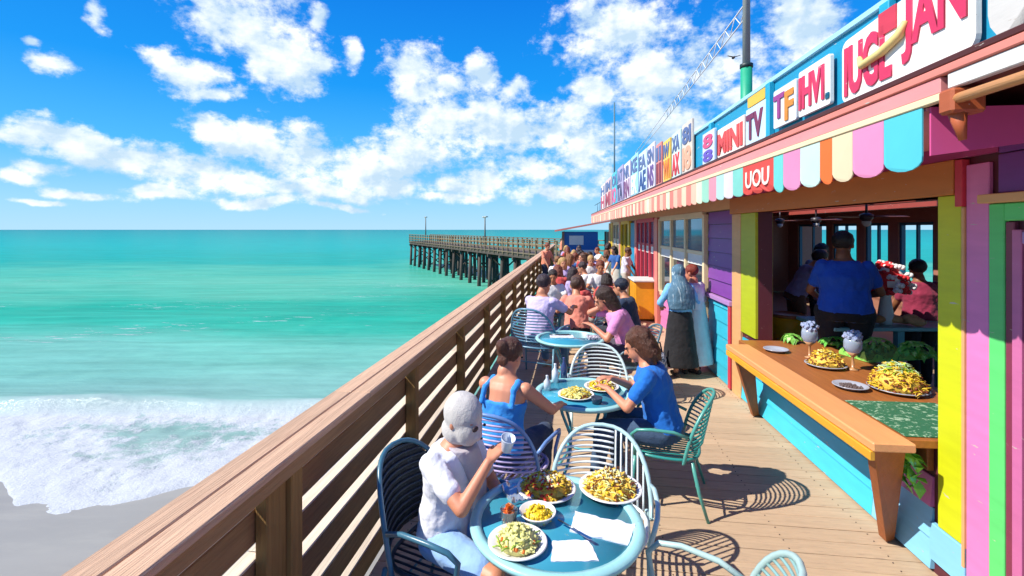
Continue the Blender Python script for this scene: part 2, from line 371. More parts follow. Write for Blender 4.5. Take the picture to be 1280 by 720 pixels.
    f1 = nd(nt, 'ShaderNodeMapRange'); f1.inputs[1].default_value = .0; f1.inputs[2].default_value = 4.5; f1.inputs[3].default_value = .36; f1.inputs[4].default_value = .0; L.new(at.outputs['Fac'], f1.inputs[0])
    crest = nd(nt, 'ShaderNodeMapRange'); crest.inputs[1].default_value = 14.3; crest.inputs[2].default_value = 15.7; crest.inputs[3].default_value = 0; crest.inputs[4].default_value = .26; L.new(yw, crest.inputs[0])
    amt = mth('ADD', f1.outputs[0], crest.outputs[0])
    sm = mth('ADD', mth('MULTIPLY', nf.outputs['Fac'], .6), mth('MULTIPLY', nf2.outputs['Fac'], .4))
    fo = nd(nt, 'ShaderNodeMapRange', interpolation_type='SMOOTHSTEP'); fo.inputs[1].default_value = .52; fo.inputs[2].default_value = .70; L.new(mth('ADD', sm, amt), fo.inputs[0])
    foam = mth('MULTIPLY', fo.outputs[0], f0.outputs[0])
    # scattered white caps further out on the left
    nc = noise_(1.4, (.5, 2.4, 1), 6, .7, 20); nc2 = noise_(.06, (1, 2.5, 1), 2, .5, 30)
    wc = nd(nt, 'ShaderNodeMapRange'); wc.inputs[1].default_value = .985; wc.inputs[2].default_value = 1.04; L.new(mth('MULTIPLY_ADD', nc2.outputs['Fac'], .62, nc.outputs['Fac']), wc.inputs[0])
    wy = nd(nt, 'ShaderNodeMapRange'); wy.inputs[1].default_value = 75; wy.inputs[2].default_value = 40; L.new(y, wy.inputs[0])
    foam = mth('MAXIMUM', foam, mth('MULTIPLY', mth('MULTIPLY', wc.outputs[0], wy.outputs[0]), .8))
    mx = nd(nt, 'ShaderNodeMix', data_type='RGBA'); L.new(foam, mx.inputs[0]); L.new(vs.outputs[0], mx.inputs[6]); mx.inputs[7].default_value = (.52, .55, .56, 1)
    L.new(mx.outputs[2], b.inputs['Base Color'])
    mrr = nd(nt, 'ShaderNodeMapRange'); mrr.inputs[3].default_value = .16; mrr.inputs[4].default_value = .9; L.new(foam, mrr.inputs[0]); L.new(mrr.outputs[0], b.inputs['Roughness'])
    b.inputs['Specular IOR Level'].default_value = 0.0
    gl = nd(nt, 'ShaderNodeBsdfGlossy'); gl.inputs['Roughness'].default_value = .12; lw = nd(nt, 'ShaderNodeLayerWeight'); lw.inputs[0].default_value = .25
    gm = nd(nt, 'ShaderNodeMapRange'); gm.inputs[3].default_value = .02; gm.inputs[4].default_value = .20; L.new(lw.outputs['Fresnel'], gm.inputs[0])
    gf = mth('MULTIPLY', gm.outputs[0], mth('SUBTRACT', 1.0, foam)); ms = nd(nt, 'ShaderNodeMixShader'); L.new(gf, ms.inputs[0]); L.new(b.outputs[0], ms.inputs[1]); L.new(gl.outputs[0], ms.inputs[2])
    L.new(ms.outputs[0], nt.nodes['Material Output'].inputs['Surface'])
    w1 = noise_(1.1, (.5, 1.6, 1), 6, .6, 2)
    hgt = mth('ADD', w1.outputs['Fac'], mth('MULTIPLY', foam, mth('MULTIPLY', nf2.outputs['Fac'], .7)))
    bp = nd(nt, 'ShaderNodeBump'); bp.inputs['Strength'].default_value = .45; bp.inputs['Distance'].default_value = .22; L.new(hgt, bp.inputs['Height']); L.new(bp.outputs[0], b.inputs['Normal']); L.new(bp.outputs[0], gl.inputs['Normal'])
    me.materials.append(m); o = bpy.data.objects.new('sea', me); COL.objects.link(o); o.rotation_euler.z = YAW; tag(o, kind='structure')
    # sand
    sm_ = mat('wet_sand', '9C978A', rough=.34, var=.10, scale=.7, stretch=(.4, 1.6, 1), bump=.15, bscale=25, col2='A49F90', c2lo=.5, c2hi=.75, spec=.45)
    mb = MB(); ys = [-30, -5, 0, 4, 7, 8.5, 9.2, 9.8, 10.4, 11, 11.6, 12.4, 13.4, 14.4, 15.5, 17, 22]; X2 = [-400, -60]+[-40+.5*i for i in range(161)]+[60, 400]
    vs = [(x, yy, SEA-.015+min(.06*max(0, edge(x)-yy), 1.2)-(.05*max(0, yy-edge(x)))+.02*n3(x*.5, yy*.5)*(1 if yy < 9 else 0)) for yy in ys for x in X2]; n = len(X2)
    mb.add(vs, [(j*n+i, j*n+i+1, (j+1)*n+i+1, (j+1)*n+i) for j in range(len(ys)-1) for i in range(n-1)], .5, True)
    tag(mb.build('beach', sm_, rz=YAW), kind='structure')
sea()

# ------------------------------------------------------------------ deck and railing
WEATHERED = mat('weathered_plank', 'BEA283', rough=.72, var=.14, scale=7, stretch=(.5, 6, 6), bump=.4, bscale=22, tint=.09, col2='9C8570', c2lo=.55, c2hi=.72)
RAILWOOD = mat('rail_wood', 'D0AA88', rough=.7, var=.26, scale=6, stretch=(9, .35, 9), bump=.55, bscale=18, tint=.1, col2='B0896C', c2lo=.55, c2hi=.7)
BROWN = mat('brown_wood', '9A7850', rough=.75, var=.3, scale=6, stretch=(8, .5, 8), bump=.5, bscale=18, tint=.18)
POSTW = mat('post_wood', '96733F', rough=.75, var=.3, scale=6, stretch=(8, 8, .5), bump=.5, bscale=18, tint=.15)
SLAT_TOP_LIT = mat('slat_top_sunlit', 'DCCDB8', rough=.7, var=.25, scale=6, stretch=(8, .4, 8), bump=.4, bscale=18, tint=.14)  # pale strip for the slat tops, sunlight put into the wood colour
DARKT = mat('pier_timber', '4A4038', rough=.8, var=.35, scale=3, bump=.4, bscale=10, tint=.3)
def deck():
    mb = MB(); y = -1.5
    while y < 34:
        w = .142; r = random.random()
        xr = 2.33-.0365*y+.02
        mb.box((-1.235, y, -.045+random.uniform(-.0015, .0015)), (xr, y+w-.007, 0+random.uniform(-.002, .001)), r, .004); y += w
    mb.cur = 1; y = -1.5
    while y < 16:
        for x in (-1.15, -.3, .6, 1.4, 2.0):
            for dy in (.03, .105): mb.lathe([(.0045, .0), (.0045, .0032), (.001, .0034)], 6, (x+random.uniform(-.01, .01), y+dy+random.uniform(-.006, .006), 0), .5)
        y += .142
    mb.cur = 0
    o = mb.build('boardwalk', [WEATHERED, mat('nail_head', '4A3A30', rough=.6)]); tag(o, kind='structure')
    mb = MB()
    for x in (-1.15, -.3, .6, 1.4): mb.box((x-.05, -1.4, -.35), (x+.05, 33.5, -.05))
    for i in range(9):
        y = 1+i*4; 
        for x in (-1.0, 1.2): mb.tube([(x, y, -5), (x, y, -.35)], .16, 10)
        mb.box((-1.2, y-.1, -.6), (1.4, y+.1, -.36))
    o = mb.build('deck_framing', DARKT); tag(o, kind='structure')
deck()
def railing():
    r = empty('wooden_railing', (-1.35, 0, 0), 0, 'long weathered wooden railing with flat sunlit cap running beside the sea', 'railing')
    L_ = lambda x: x+1.35
    mb = MB(); y = -1.6; k = 0
    while y < 33.5:
        y2 = min(y+4.4, 33.6)
        mb.box((L_(-1.475), y, 1.062), (L_(-1.36), y2-.004, 1.10), None, .006); mb.box((L_(-1.354), y, 1.062), (L_(-1.24), y2-.004, 1.101), None, .006); y = y2
    mb.build('cap_board', RAILWOOD, r)
    mb = MB(); mb.box((L_(-1.30), -1.6, .985), (L_(-1.262), 33.6, 1.0605), None, .004); mb.box((L_(-1.445), -1.6, .94), (L_(-1.405), 33.6, 1.0605), None, .004)
    mb.build('rail_beam', BROWN, r)
    zs = [.80, .565, .33, .095, -.14]
    for i, zc in enumerate(zs):
        mb = MB(); y = -1.6
        while y < 33.5:
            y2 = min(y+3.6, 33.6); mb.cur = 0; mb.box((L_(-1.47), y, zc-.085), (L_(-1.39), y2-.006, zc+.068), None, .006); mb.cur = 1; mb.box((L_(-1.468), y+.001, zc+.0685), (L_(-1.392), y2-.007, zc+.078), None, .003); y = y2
        mb.build('slat', [BROWN, SLAT_TOP_LIT], r)
    y = 2.12-1.75*2; 
    while y < 33.6:
        mb = MB(); mb.box((L_(-1.388), y-.045, -.6), (L_(-1.30), y+.045, 1.0605), None, .006)
        mb.build('post', POSTW, r); 
        if 1 < y < 3:
            mb = MB(); mb.box((L_(-1.385), y-.19, -.6), (L_(-1.325), y-.05, 1.06), None, .006); mb.build('post', POSTW, r)
        y += 1.75
    mb = MB(); x = L_(-1.3)
railing()

# ------------------------------------------------------------------ far pier
def pier():
    A = at_depth(525, 300, 84); B = at_depth(730, 300, 36); A.z = B.z = 0
    dv = (B-A); Ln = dv.length; ang = math.atan2(dv.y, dv.x)
    r = empty('fishing_pier', (A.x, A.y, SEA), ang, 'long dark timber pier on pilings crossing the sea behind the railing', 'pier')
    zd = .1-SEA
    mb = MB()
    for i in range(int(Ln/1.0)): mb.box((i*1.0, -1.9, zd-.12), (i*1.0+.96, 1.9, zd))
    mb.build('deck', mat('pier_deck', '6A5B4A', rough=.8, var=.3, tint=.3), r)
    mb = MB(); mb.box((0, -1.8, zd-.5), (Ln, -1.55, zd-.121)); mb.box((0, 1.55, zd-.5), (Ln, 1.8, zd-.121)); mb.box((0, -.1, zd-.45), (Ln, .1, zd-.121))
    mb.build('beam', DARKT, r)
    lt = mat('pier_rail_wood', '7C6950', rough=.8, var=.3, tint=.3)
    mb = MB(); n = int(Ln/1.15)
    for s in (-1.85, 1.85):
        for i in range(n+1): mb.box((i*1.15-.06, s-.06, zd-.3), (i*1.15+.06, s+.06, zd+1.12))
        mb.box((0, s-.11, zd+1.12), (Ln, s+.11, zd+1.19)); mb.box((0, s-.03, zd+.72), (Ln, s+.03, zd+.86)); mb.box((0, s-.03, zd+.3), (Ln, s+.03, zd+.44))
    mb.build('railing', lt, r)
    x = .4; c = 0
    while x < Ln:
        mb = MB()
        for s in (-1.6, 0, 1.6): mb.tube([(x+random.uniform(-.1, .1), s*1.12, -2), (x, s, zd-.5)], [.23, .19], 9)
        mb.build('piling', DARKT, r)
        mb = MB(); mb.box((x-.15, -1.95, zd-.78), (x+.15, 1.95, zd-.501)); mb.build('cross_beam', DARKT, r)
        if c % 2 == 0:
            mb = MB(); mb.tube([(x, -1.7, .6), (x, 1.6, zd-.8)], .08, 6); mb.tube([(x, 1.7, .6), (x, -1.6, zd-.8)], .08, 6)
            mb.build('brace', DARKT, r)
        x += 3.1; c += 1
    for (u, hh, lab) in ((532, 3.1, 'pale lamp post at the seaward end of the pier'), (606, 2.9, 'dark lamp post halfway along the pier')):
        # place where the pier passes that column
        t = 0
        for k in range(400):
            P = A+dv*(k/400.0); uu = 640+F_PX*(P.dot(RT))/(P.dot(FW))
            if uu >= u: t = k/400.0; break
        P = A+dv*t; o = empty('street_lamp', (P.x, P.y, .1), ang, lab, 'street lamp', 'lamp posts on the pier')
        d = P.dot(FW); h = (287-262)*d/F_PX+2.0 if u < 560 else (287-270)*d/F_PX+2.0
        h = EYE-.1+ (287-(272 if u < 560 else 272))*d/F_PX
        mb = MB(); mb.tube([(0, 0, 0), (0, 0, h)], [.11, .07], 8); mb.build('pole', mat('lamp_pole', '6B6A62', rough=.6), o)
        mb = MB(); mb.tube([(-.35, 0, h), (.35, 0, h+.05)], .06, 6); mb.box((-.55, -.16, h), (-.1, .16, h+.14), None, .03); mb.box((.1, -.16, h+.02), (.6, .16, h+.16), None, .03)
        mb.build('lamp_head', mat('lamp_head', 'B8B8B0' if u < 560 else '55534C', rough=.5), o)
pier()
# ------------------------------------------------------------------ the cafe building (in its own frame: y along the boardwalk, x away from the sea)
WX = 2.31
PINK = paint('DB7CB4'); MAG = paint('B2427E'); PURP = paint('7C3F96'); YEL = paint('C3C916'); YELD = paint('A9B418'); ORG = paint('C97A34'); CYAN = paint('35AEC6'); LCY = paint('86C9EA')
SALM = paint('DE8474'); CREAM = paint('E3CFA4'); WHT = paint('DDDDD6'); GRN = paint('5ED070'); PEACH = mat('peach_board', 'DE9C62', rough=.5, var=.12, scale=5, stretch=(8, .5, 8), bump=.3, bscale=20)
TEAL = paint('1C8FB4'); DKT = paint('17647E'); TAN = paint('D6A36C'); RED = paint('C5384A'); MAUVE = paint('B487C0'); BROWNP = mat('counter_wood', 'A0602E', rough=.45, var=.25, scale=5, stretch=(8, .5, 8), bump=.3, bscale=20)
MAROON = paint('5A2430'); DKP = paint('3E2245')
GLASS = mat('window_glass', '4F87A8', rough=.06, var=.3, scale=1.5, spec=.9, metal=.25)
DGLASS = mat('dark_glass', '15313F', rough=.08, var=.4, scale=2, spec=.8)
cafe = bempty('cafe_building', 'long painted beach cafe in purple, pink and yellow with a wide serving window', 'building')
def siding(name, y0, y1, z0, z1, m, bh=.2, x=WX, th=.03, parent=None):
    mb = MB(); z = z0
    while z < z1-.01:
        zt = min(z+bh, z1)
        tp_ = min(.008, th*.4); mb.add([(x+.001, y0, z), (x-th+.004, y0, z), (x-tp_, y0, zt-.008), (x+.001, y0, zt-.008), (x+.001, y1, z), (x-th+.004, y1, z), (x-tp_, y1, zt-.008), (x+.001, y1, zt-.008)],
               [(0, 1, 2, 3), (7, 6, 5, 4), (1, 5, 6, 2), (0, 4, 5, 1), (2, 6, 7, 3)]); z = zt
    return mb.build(name, m, parent or cafe)
def bb(name, a, b, m, parent=None, bev=.004):
    return MB().box(a, b, None, bev).build(name, m, parent or cafe)
OY0, OY1 = 3.09, 5.72     # serving opening
YB = 20.4                 # far end of the building
# core walls (behind the painted boards)
mb = MB()
mb.box((WX+.001, -3, -.05), (WX+.16, OY0, 2.70)); mb.box((WX+.001, OY0, -.05), (WX+.16, OY1, .775)); mb.box((WX+.001, OY0, 2.30), (WX+.16, OY1, 2.72)); mb.box((WX+.001, OY1, -.05), (WX+.16, YB, 2.72))
mb.build('wall', MAROON, cafe)
mb = MB(); mb.box((WX+.161, 15.6, .16), (8.2, 15.75, 2.72)); mb.box((WX+.161, YB-.15, -.4), (8.2, YB, 2.72))
BX = 7.2
wins = [(.8, 2.2), (3, 4.6), (5.4, 7.0), (7.6, 9.45), (9.85, 10.8), (11.1, 11.9), (12.2, 13.2), (13.5, 15.0)]
prev = -3
for a, b in wins: mb.box((BX, prev, .16), (BX+.15, a, 2.6)); prev = b
mb.box((BX, prev, .16), (BX+.15, YB, 2.6))
for a, b in wins: mb.box((BX, a, .16), (BX+.15, b, 0.95)); mb.box((BX, a, 2.25), (BX+.15, b, 2.6))
mb.build('inner_wall', paint('A4705C'), cafe)
for a, b in wins:
    mb = MB(); mb.box((BX+.03, a, 0.95), (BX+.1, a+.06, 2.25)); mb.box((BX+.03, b-.06, 0.95), (BX+.1, b, 2.25)); mb.box((BX+.03, a+.06, 0.95), (BX+.1, b-.06, 1.01)); mb.box((BX+.03, a+.06, 2.19), (BX+.1, b-.06, 2.25))
    mb.box((BX+.04, (a+b)/2-.025, 1.01), (BX+.09, (a+b)/2+.025, 2.19)); mb.build('window_frame', DKT, cafe)
bb('floor', (WX+.161, -2.8, -.1), (BX, 15.6, .16), mat('inside_floor', 'A08468', rough=.5))
def slab(name, x0, x1, y0, y1, z0, z1, m, holes):
    mb = MB(); ys = sorted({y0, y1}|{h[2] for h in holes}|{h[3] for h in holes})
    for a, b in zip(ys, ys[1:]):
        xs = [x0]; hs_ = sorted([h for h in holes if h[2] <= a and h[3] >= b])
        cur = x0
        for h in hs_:
            mb.box((cur, a, z0), (h[0], b, z1), .5); cur = h[1]
        mb.box((cur, a, z0), (x1, b, z1), .5)
    return mb.build(name, m, cafe)
ADDED_SUN_HOLES = [(2.62, 3.3, 4.4, 6.4), (4.0, 6.0, 6.5, 12.5)]  # openings added in the unseen roof and ceiling to let sun into the room
slab('ceiling', WX+.161, BX+.15, -2.8, YB-.2, 2.6, 2.66, mat('inside_ceiling', 'B0605C', rough=.6), ADDED_SUN_HOLES)
for x in (3.4, 4.6, 5.8): bb('ceiling_beam', (x, -2.8, 2.46), (x+.12, 15.6, 2.599), paint('9A4438'))
# outer boards, near part
siding('siding', -3, 1.2, 0, 2.7, PURP, .25)
# door in the pink frame at the near edge
dy0, dy1 = 1.45, 2.56
door = bb('door', (WX-.03, dy0, .03), (WX+.0, dy1-.0, 2.02), MAROON)
siding('upper_boards', dy0+.02, dy1-.03, 1.12, 2.0, PURP, .2, WX-.031, .012, door)
siding('lower_boards', dy0+.02, dy1-.03, .05, 1.12, CYAN, .2, WX-.031, .012, door)
bb('door_frame', (WX-.04, dy1, 0), (WX, dy1+.05, 2.10), paint('C46A98')); bb('door_frame', (WX-.025, dy1+.053, 0), (WX, dy1+.10, 2.14), paint('7E3048'))
mb = MB(); mb.box((WX-.03, dy1+.103, 0), (WX, dy1+.19, 2.235), None, .005); mb.box((WX-.03, dy0-.15, 2.145), (WX, dy1+.102, 2.235), None, .005); mb.build('door_frame', GRN, cafe)
bb('door_frame', (WX-.08, dy0-.2, 2.238), (WX, dy1+.2, 2.285), TAN)
bb('door_frame', (WX-.041, dy0-.2, 2.03), (WX, dy1-.003, 2.09), MAUVE)
bb('frieze_board', (WX-.03, -3, 2.29), (WX, 2.695, 2.49), PURP); bb('frieze_board', (WX-.028, -3, 2.496), (WX, 2.695, 2.7), PURP)
py0 = dy1+.193
bb('corner_post', (WX-.025, py0, 0), (WX, 2.895, 2.46), PINK)
siding('upper_boards', 2.70, 6.48, 2.505, 2.7, MAG, .3)
bb('header_beam', (WX-.05, 2.952, 2.30), (WX+.165, 6.48, 2.50), ORG)
bb('header_trim', (WX-.045, 2.898, 2.23), (WX, 2.948, 2.495), RED)
bb('window_post', (WX-.03, 2.92, .32), (WX+.165, 3.088, 2.297), YEL); bb('post_trim', (WX-.035, 2.898, .20), (WX, 2.917, 2.228), TAN)
bb('post_base', (WX-.033, 2.898, .09), (WX, 3.15, .315), LCY)
bb('window_post', (WX-.03, 5.722, .84), (WX+.165, 6.15, 2.297), YELD); bb('post_trim', (WX-.035, 6.153, .0), (WX, 6.44, 2.297), TAN)
# below the counter
siding('lower_boards', 3.153, 3.7, .02, .40, LCY, .19); siding('lower_boards', 3.703, 6.15, .02, .40, paint('3FC0E0'), .19); siding('lower_boards', 3.703, 6.15, .40, .78, paint('1CA6C0'), .19);  # cyan wall: lit tone below, shelf shade above, both put into the paint
siding('lower_boards', 3.153, 3.7, .40, .60, PINK, .19); bb('under_ledge', (WX-.04, 3.153, .62), (WX, 3.7, .77), BROWNP)
# counter
bb('counter', (2.095, 3.093, .78), (3.05, 5.717, .83), BROWNP)
bb('counter_shelf', (1.85, 2.98, .795), (2.09, 5.42, .85), PEACH, bev=.008)
bb('shelf_edge', (1.845, 3.0, .735), (1.875, 5.40, .792), paint('E0A32C'))
for ya, yb_ in ((3.03, 3.44), (5.24, 5.60)):
    mb = MB(); mb.prism([(1.885, ya, .778), (2.09, ya+.04, .778), (2.27, yb_+.02, .10), (2.27, yb_, .012), (2.20, yb_-.03, .012)], (0, .075, 0)); mb.build('counter_bracket', mat('bracket_wood', '9C5628', rough=.55, var=.2, scale=6, stretch=(5, 5, .6), bump=.3), cafe, recalc=True)
# boards between window and the glazed part
siding('shutter_boards', 6.445, 7.45, 1.18, 2.36, PURP, .2)
bb('shutter_ledge', (WX-.07, 6.445, 1.10), (WX, 7.5, 1.16), MAUVE); bb('shutter_frame', (WX-.06, 6.45, .02), (WX-.031, 6.52, 1.095), RED)
siding('lower_boards', 6.445, 7.45, .02, 1.10, CYAN, .2); bb('frieze_board', (WX-.035, 6.485, 2.37), (WX, YB, 2.7), TAN)
# glazed bays
def bay(y0, y1, z0, z1, n, fm, name='window', half=True):
    w = bb('window', (WX-.012, y0, z0), (WX-.004, y1, z1), DGLASS, bev=0)
    mb = MB(); st = (y1-y0)/n
    for i in range(n+1):
        yy = y0+st*i; mb.box((WX-.07, yy-.045, z0), (WX, yy+.045, z1), None, .004)
    mb.box((WX-.068, y0+.05, z0-.06), (WX, y1-.05, z0+.03), None, .004); mb.box((WX-.068, y0+.05, z1-.05), (WX, y1-.05, z1+.05), None, .004)
    if half:
        zm = z0+(z1-z0)*.62; mb.box((WX-.05, y0+.05, zm-.03), (WX-.001, y1-.05, zm+.03), None, .004)
    mb.build('window_frame', fm, w)
    if half:
        for i in range(n): bb('pane', (WX-.02, y0+st*i+.047, zm+.031), (WX-.0125, y0+st*(i+1)-.047, z1-.051), GLASS, w, 0)
        for i in range(n): bb('blind', (WX-.03, y0+st*i+.05, zm-.20), (WX-.021, y0+st*(i+1)-.05, zm-.031), WHT, w, 0)
    return w
bay(7.55, 10.7, .75, 2.33, 3, CREAM)
siding('lower_boards', 7.5, 10.75, .02, .68, PINK, .2)
bb('corner_post', (WX-.09, 10.8, 0), (WX, 11.1, 2.36), SALM)
bay(11.25, 13.6, .75, 2.33, 4, RED)
siding('lower_boards', 11.1, 13.6, .02, .68, TAN, .2)
bb('corner_post', (WX-.08, 13.65, 0), (WX, 13.9, 2.36), SALM)
bb('door', (WX-.04, 13.95, .02), (WX, 14.85, 2.3), TEAL); bb('corner_post', (WX-.08, 14.9, 0), (WX, 15.15, 2.36), paint('E6C32A'))
bay(15.25, 16.9, .75, 2.33, 2, paint('E6C32A'), half=False); siding('lower_boards', 15.2, 17, .02, .68, CYAN, .2)
bb('corner_post', (WX-.08, 17.0, 0), (WX, 17.25, 2.36), SALM); bay(17.4, 19.2, .75, 2.33, 2, CREAM); siding('lower_boards', 17.3, 19.3, .02, .68, SALM, .2)
bb('corner_post', (WX-.1, 19.3, 0), (WX, 19.7, 2.36), paint('E6C32A')); bb('corner_post', (WX-.1, 20.0, 0), (WX, YB, 2.36), TAN)
# roof and eaves
slab('roof', 1.52, 8.4, -3, YB+.2, 2.705, 2.76, mat('roof_sheet', '7A3A30', rough=.6, var=.2, scale=2), ADDED_SUN_HOLES)
bb('eave_board', (1.50, 2.02, 2.635), (1.54, YB+.2, 2.70), paint('D98A88')); bb('eave_trim', (1.485, 2.00, 2.60), (1.515, YB+.2, 2.632), CREAM); bb('eave_edge', (1.49, -3, 2.7015), (1.519, YB+.2, 2.735), SALM)
bb('eave_edge', (1.495, -3, 2.738), (1.519, YB+.2, 2.765), paint('4E2018'))
bb('fascia_board', (1.50, -3, 2.64), (1.53, 1.985, 2.70), WHT); bb('soffit', (1.535, -3, 2.66), (WX, 1.98, 2.68), paint('6B3A20'))
mb = MB(); mb.tube([(1.50, -3, 2.592), (1.50, 1.95, 2.592)], .020, 10); mb.build('awning_rod', PEACH, cafe)
mb = MB(); mb.box((1.475, 1.93, 2.54), (1.60, 2.0, 2.634), None, .01); mb.tube([(1.52, 1.965, 2.55), (1.54, 1.965, 2.44)], [.03, .012], 8); mb.build('awning_bracket', paint('A8552E'), cafe)
# awning
def canvas(c): return mat('canvas_'+c, c, rough=.8, var=.06, scale=5, bump=.05, bscale=200)
aw = bempty('striped_awning', 'scalloped canvas awning striped in pink, aqua, cream and salmon over the serving window', 'awning')
bounds = [2.10, 2.33, 2.56, 2.74, 2.86, 3.08, 3.30, 3.44, 3.98, 4.2, 4.42, 4.62, 4.84, 5.06]
cols = ['4DBAC6', 'DC86AE', 'D8C6A2', 'DE6A2C', 'BCD4CA', 'D486AC', '66C2BC', 'D2463E', '78C0B4', 'D2C6CE', 'A6CCC8', 'D68C9C', '90C4AE']
y = 5.06; k = 0
while y < YB:
    bounds.append(y+.2); cols.append(['E58A7A', 'EFB49C', 'E07C70', 'F0C4A8'][k % 4] if k % 7 else 'C9D8B8'); y += .2; k += 1
for i, c in enumerate(cols):
    y0, y1 = bounds[i], bounds[i+1]; w = y1-y0; mb = MB(); N = 8; zt = 2.598; zb = 2.40; d = .05 if i > 1 else .05
    if i >= 7: d = .03
    nsc = 1 if w < .3 else 3
    out = [(1.492, y0+.001, zt)]
    bot = []
    for q in range(nsc):
        for j in range(N+1):
            a = math.pi*j/N; bot.append((1.492+.012*math.sin(a), y0+.001+(w-.002)*(q+(1-math.cos(a))/2)/nsc, zb-math.sin(a)*d))
    mb.prism([(1.492, y1-.001, zt), (1.492, y0+.001, zt)]+bot, (.006, 0, 0)); mb.box((1.499, y0+.001, zt-.02), (WX-.002, y1-.001, zt-.012)) if False else None
    mb.build('stripe', canvas(c), aw, recalc=True)
mb = MB(); mb.box((1.51, 2.10, 2.585), (WX-.001, YB, 2.597)); mb.build('canvas', canvas('D88C98'), aw)
mb = MB(); mb.prism([(1.515, 2.085, 2.597), (WX-.034, 2.085, 2.597), (WX-.034, 2.085, 2.50), (1.515, 2.085, 2.40)], (0, .008, 0)); mb.build('side_flap', canvas('D0508A'), aw, recalc=True)
# lettering on the red valance stripe
def sgn_M(x, y_right, z, flip=True):       # text reading towards -y (seen from the sea side): local x -> -y, local y -> z, normal -> -x
    return Matrix(((0, 0, -1, x), (-1, 0, 0, y_right), (0, 1, 0, z), (0, 0, 0, 1)))
text_mesh('UOU', 1, .42, .13, .002, 'lettering', canvas('F4D9CE'), aw, sgn_M(1.488, 3.92, 2.42), .015)

# sign wall along the roof edge
SX = 1.60
sb = bempty('sign_backboard', 'long blue backboard with white top rail standing along the cafe roof edge', 'sign board')
yv = [-3, .6, 1.35, 2.1, 2.66, 3.3, 3.9, 4.7, 5.5, 6.4]
mb = MB(); mb.box((SX+.02, -3, 2.76), (SX+.05, 6.6, 3.20)); mb.build('backing', TEAL, sb)
mb = MB(); mb.box((SX+.0, -3, 3.20), (SX+.07, 6.6, 3.235), None, .004); mb.build('top_rail', paint('9FD3E8'), sb)
for y in (-.8, .6, 2.47, 3.75, 5.1, 6.55):
    mb = MB(); mb.box((SX-.02, y-.035, 2.762), (SX+.019, y+.035, 3.20), None, .004); mb.build('post', paint('1FA3C4'), sb)
mb = MB(); mb.tube([(SX+.03, 6.7, 3.1), (SX+.03, YB, 3.12)], .012, 6)
for y in range(7, 20): mb.tube([(SX+.03, y, 2.76), (SX+.03, y, 3.12)], .012, 6)
mb.build('wire_frame', paint('4A7C90'), sb)
EDGE_W = paint('E9E6DF'); HOT = paint('D4335C')
def panel(y0, y1, z0, z1, col, label, letters=(), r=.03, cat='sign', group=None, slant=0.0, nm='painted_sign'):
    t = empty(nm, (0, 0, 0), BROT, label, cat, group)
    out = []
    for (cy, cz, a0) in ((y0+r, z0+r, 180), (y1-r, z0+r, 270), (y1-r, z1-r+slant, 0), (y0+r, z1-r-slant, 90)):
        for j in range(5):
            a = R_(a0+90*j/4); out.append((SX-.022, cy+math.cos(a)*r, cz+math.sin(a)*r))
    MB().prism(out, (.02, 0, 0)).build('board', col, t, recalc=True)
    for (tx, yr, z, w, h, c) in letters:
        text_mesh(tx, 1, w, h, .004, 'lettering', c, t, sgn_M(SX-.026, yr, z), .035)
    return t
def sy(u): return bd(u, SX)
p1 = panel(sy(1228), sy(1058), 2.79, 3.15, EDGE_W, 'big white cut-out sign lettered in hot pink at the near end of the roof', [('IUGL', sy(1062), 2.82, sy(1062)-sy(1122), .27, HOT), ('JAN', sy(1135), 2.85, sy(1135)-sy(1218), .31, HOT)], .05, slant=-.02)
mb = MB(); yc = sy(1132); mb.tube([(SX-.035, yc+.28, 2.99), (SX-.04, yc+.25, 2.94), (SX-.04, yc+.1, 2.955), (SX-.04, yc-.02, 2.99), (SX-.035, yc-.05, 3.04)], [.012, .02, .022, .022, .012], 8); mb.build('arrow_squiggle', paint('E8CE84'), p1)
mb = MB(); mb.box((SX-.03, yc+.02, 3.04), (SX-.021, yc+.14, 3.15)); mb.build('red_patch', RED, p1)
p2 = panel(sy(1300), sy(1243), 2.765, 3.19, paint('CFCBC4'), 'pale grey cloud shaped cut-out at the right edge of the sign wall', [], .12, slant=-.01)
panel(sy(1043), sy(1003), 2.83, 3.12, EDGE_W, 'white sign with four tall red letters right of the letters T F', [('IHVI', sy(1004), 2.87, sy(1004)-sy(1036), .21, HOT), ('ooo', sy(1038), 2.86, sy(1038)-sy(1042.5), .04, DKT)], .015)
panel(sy(1000), sy(971), 2.83, 3.10, paint('D9DFE4'), 'white sign with a purple T and an orange F beside a blue board', [('T', sy(972), 2.89, sy(972)-sy(985), .17, paint('9A3C86')), ('F', sy(986), 2.85, sy(986)-sy(997), .20, paint('D98A2C'))], .015)
panel(sy(961), sy(936), 2.80, 3.09, paint('BFD8EA'), 'small pale sign with the letters TV in dark red and violet', [('TV', sy(937), 2.83, sy(937)-sy(958), .21, paint('7A2C50'))], .012)
panel(sy(934), sy(900), 2.80, 3.07, paint('F0D8CC'), 'white sign with the word MINI in tall coral letters', [('MINI', sy(901), 2.82, sy(901)-sy(932), .20, paint('E04A48'))], .012)
panel(sy(960), sy(938), 3.10, 3.18, paint('E7B33C'), 'narrow yellow strip sign above the letters TV', [], .012)
panel(sy(896), sy(881), 2.79, 3.12, paint('CDD9F0'), 'white and blue upright sign with a pink figure eight', [('8', sy(882), 2.95, sy(882)-sy(894), .14, paint('D5507C')), ('8', sy(882), 2.81, sy(882)-sy(894), .12, paint('6A52B8'))], .012)
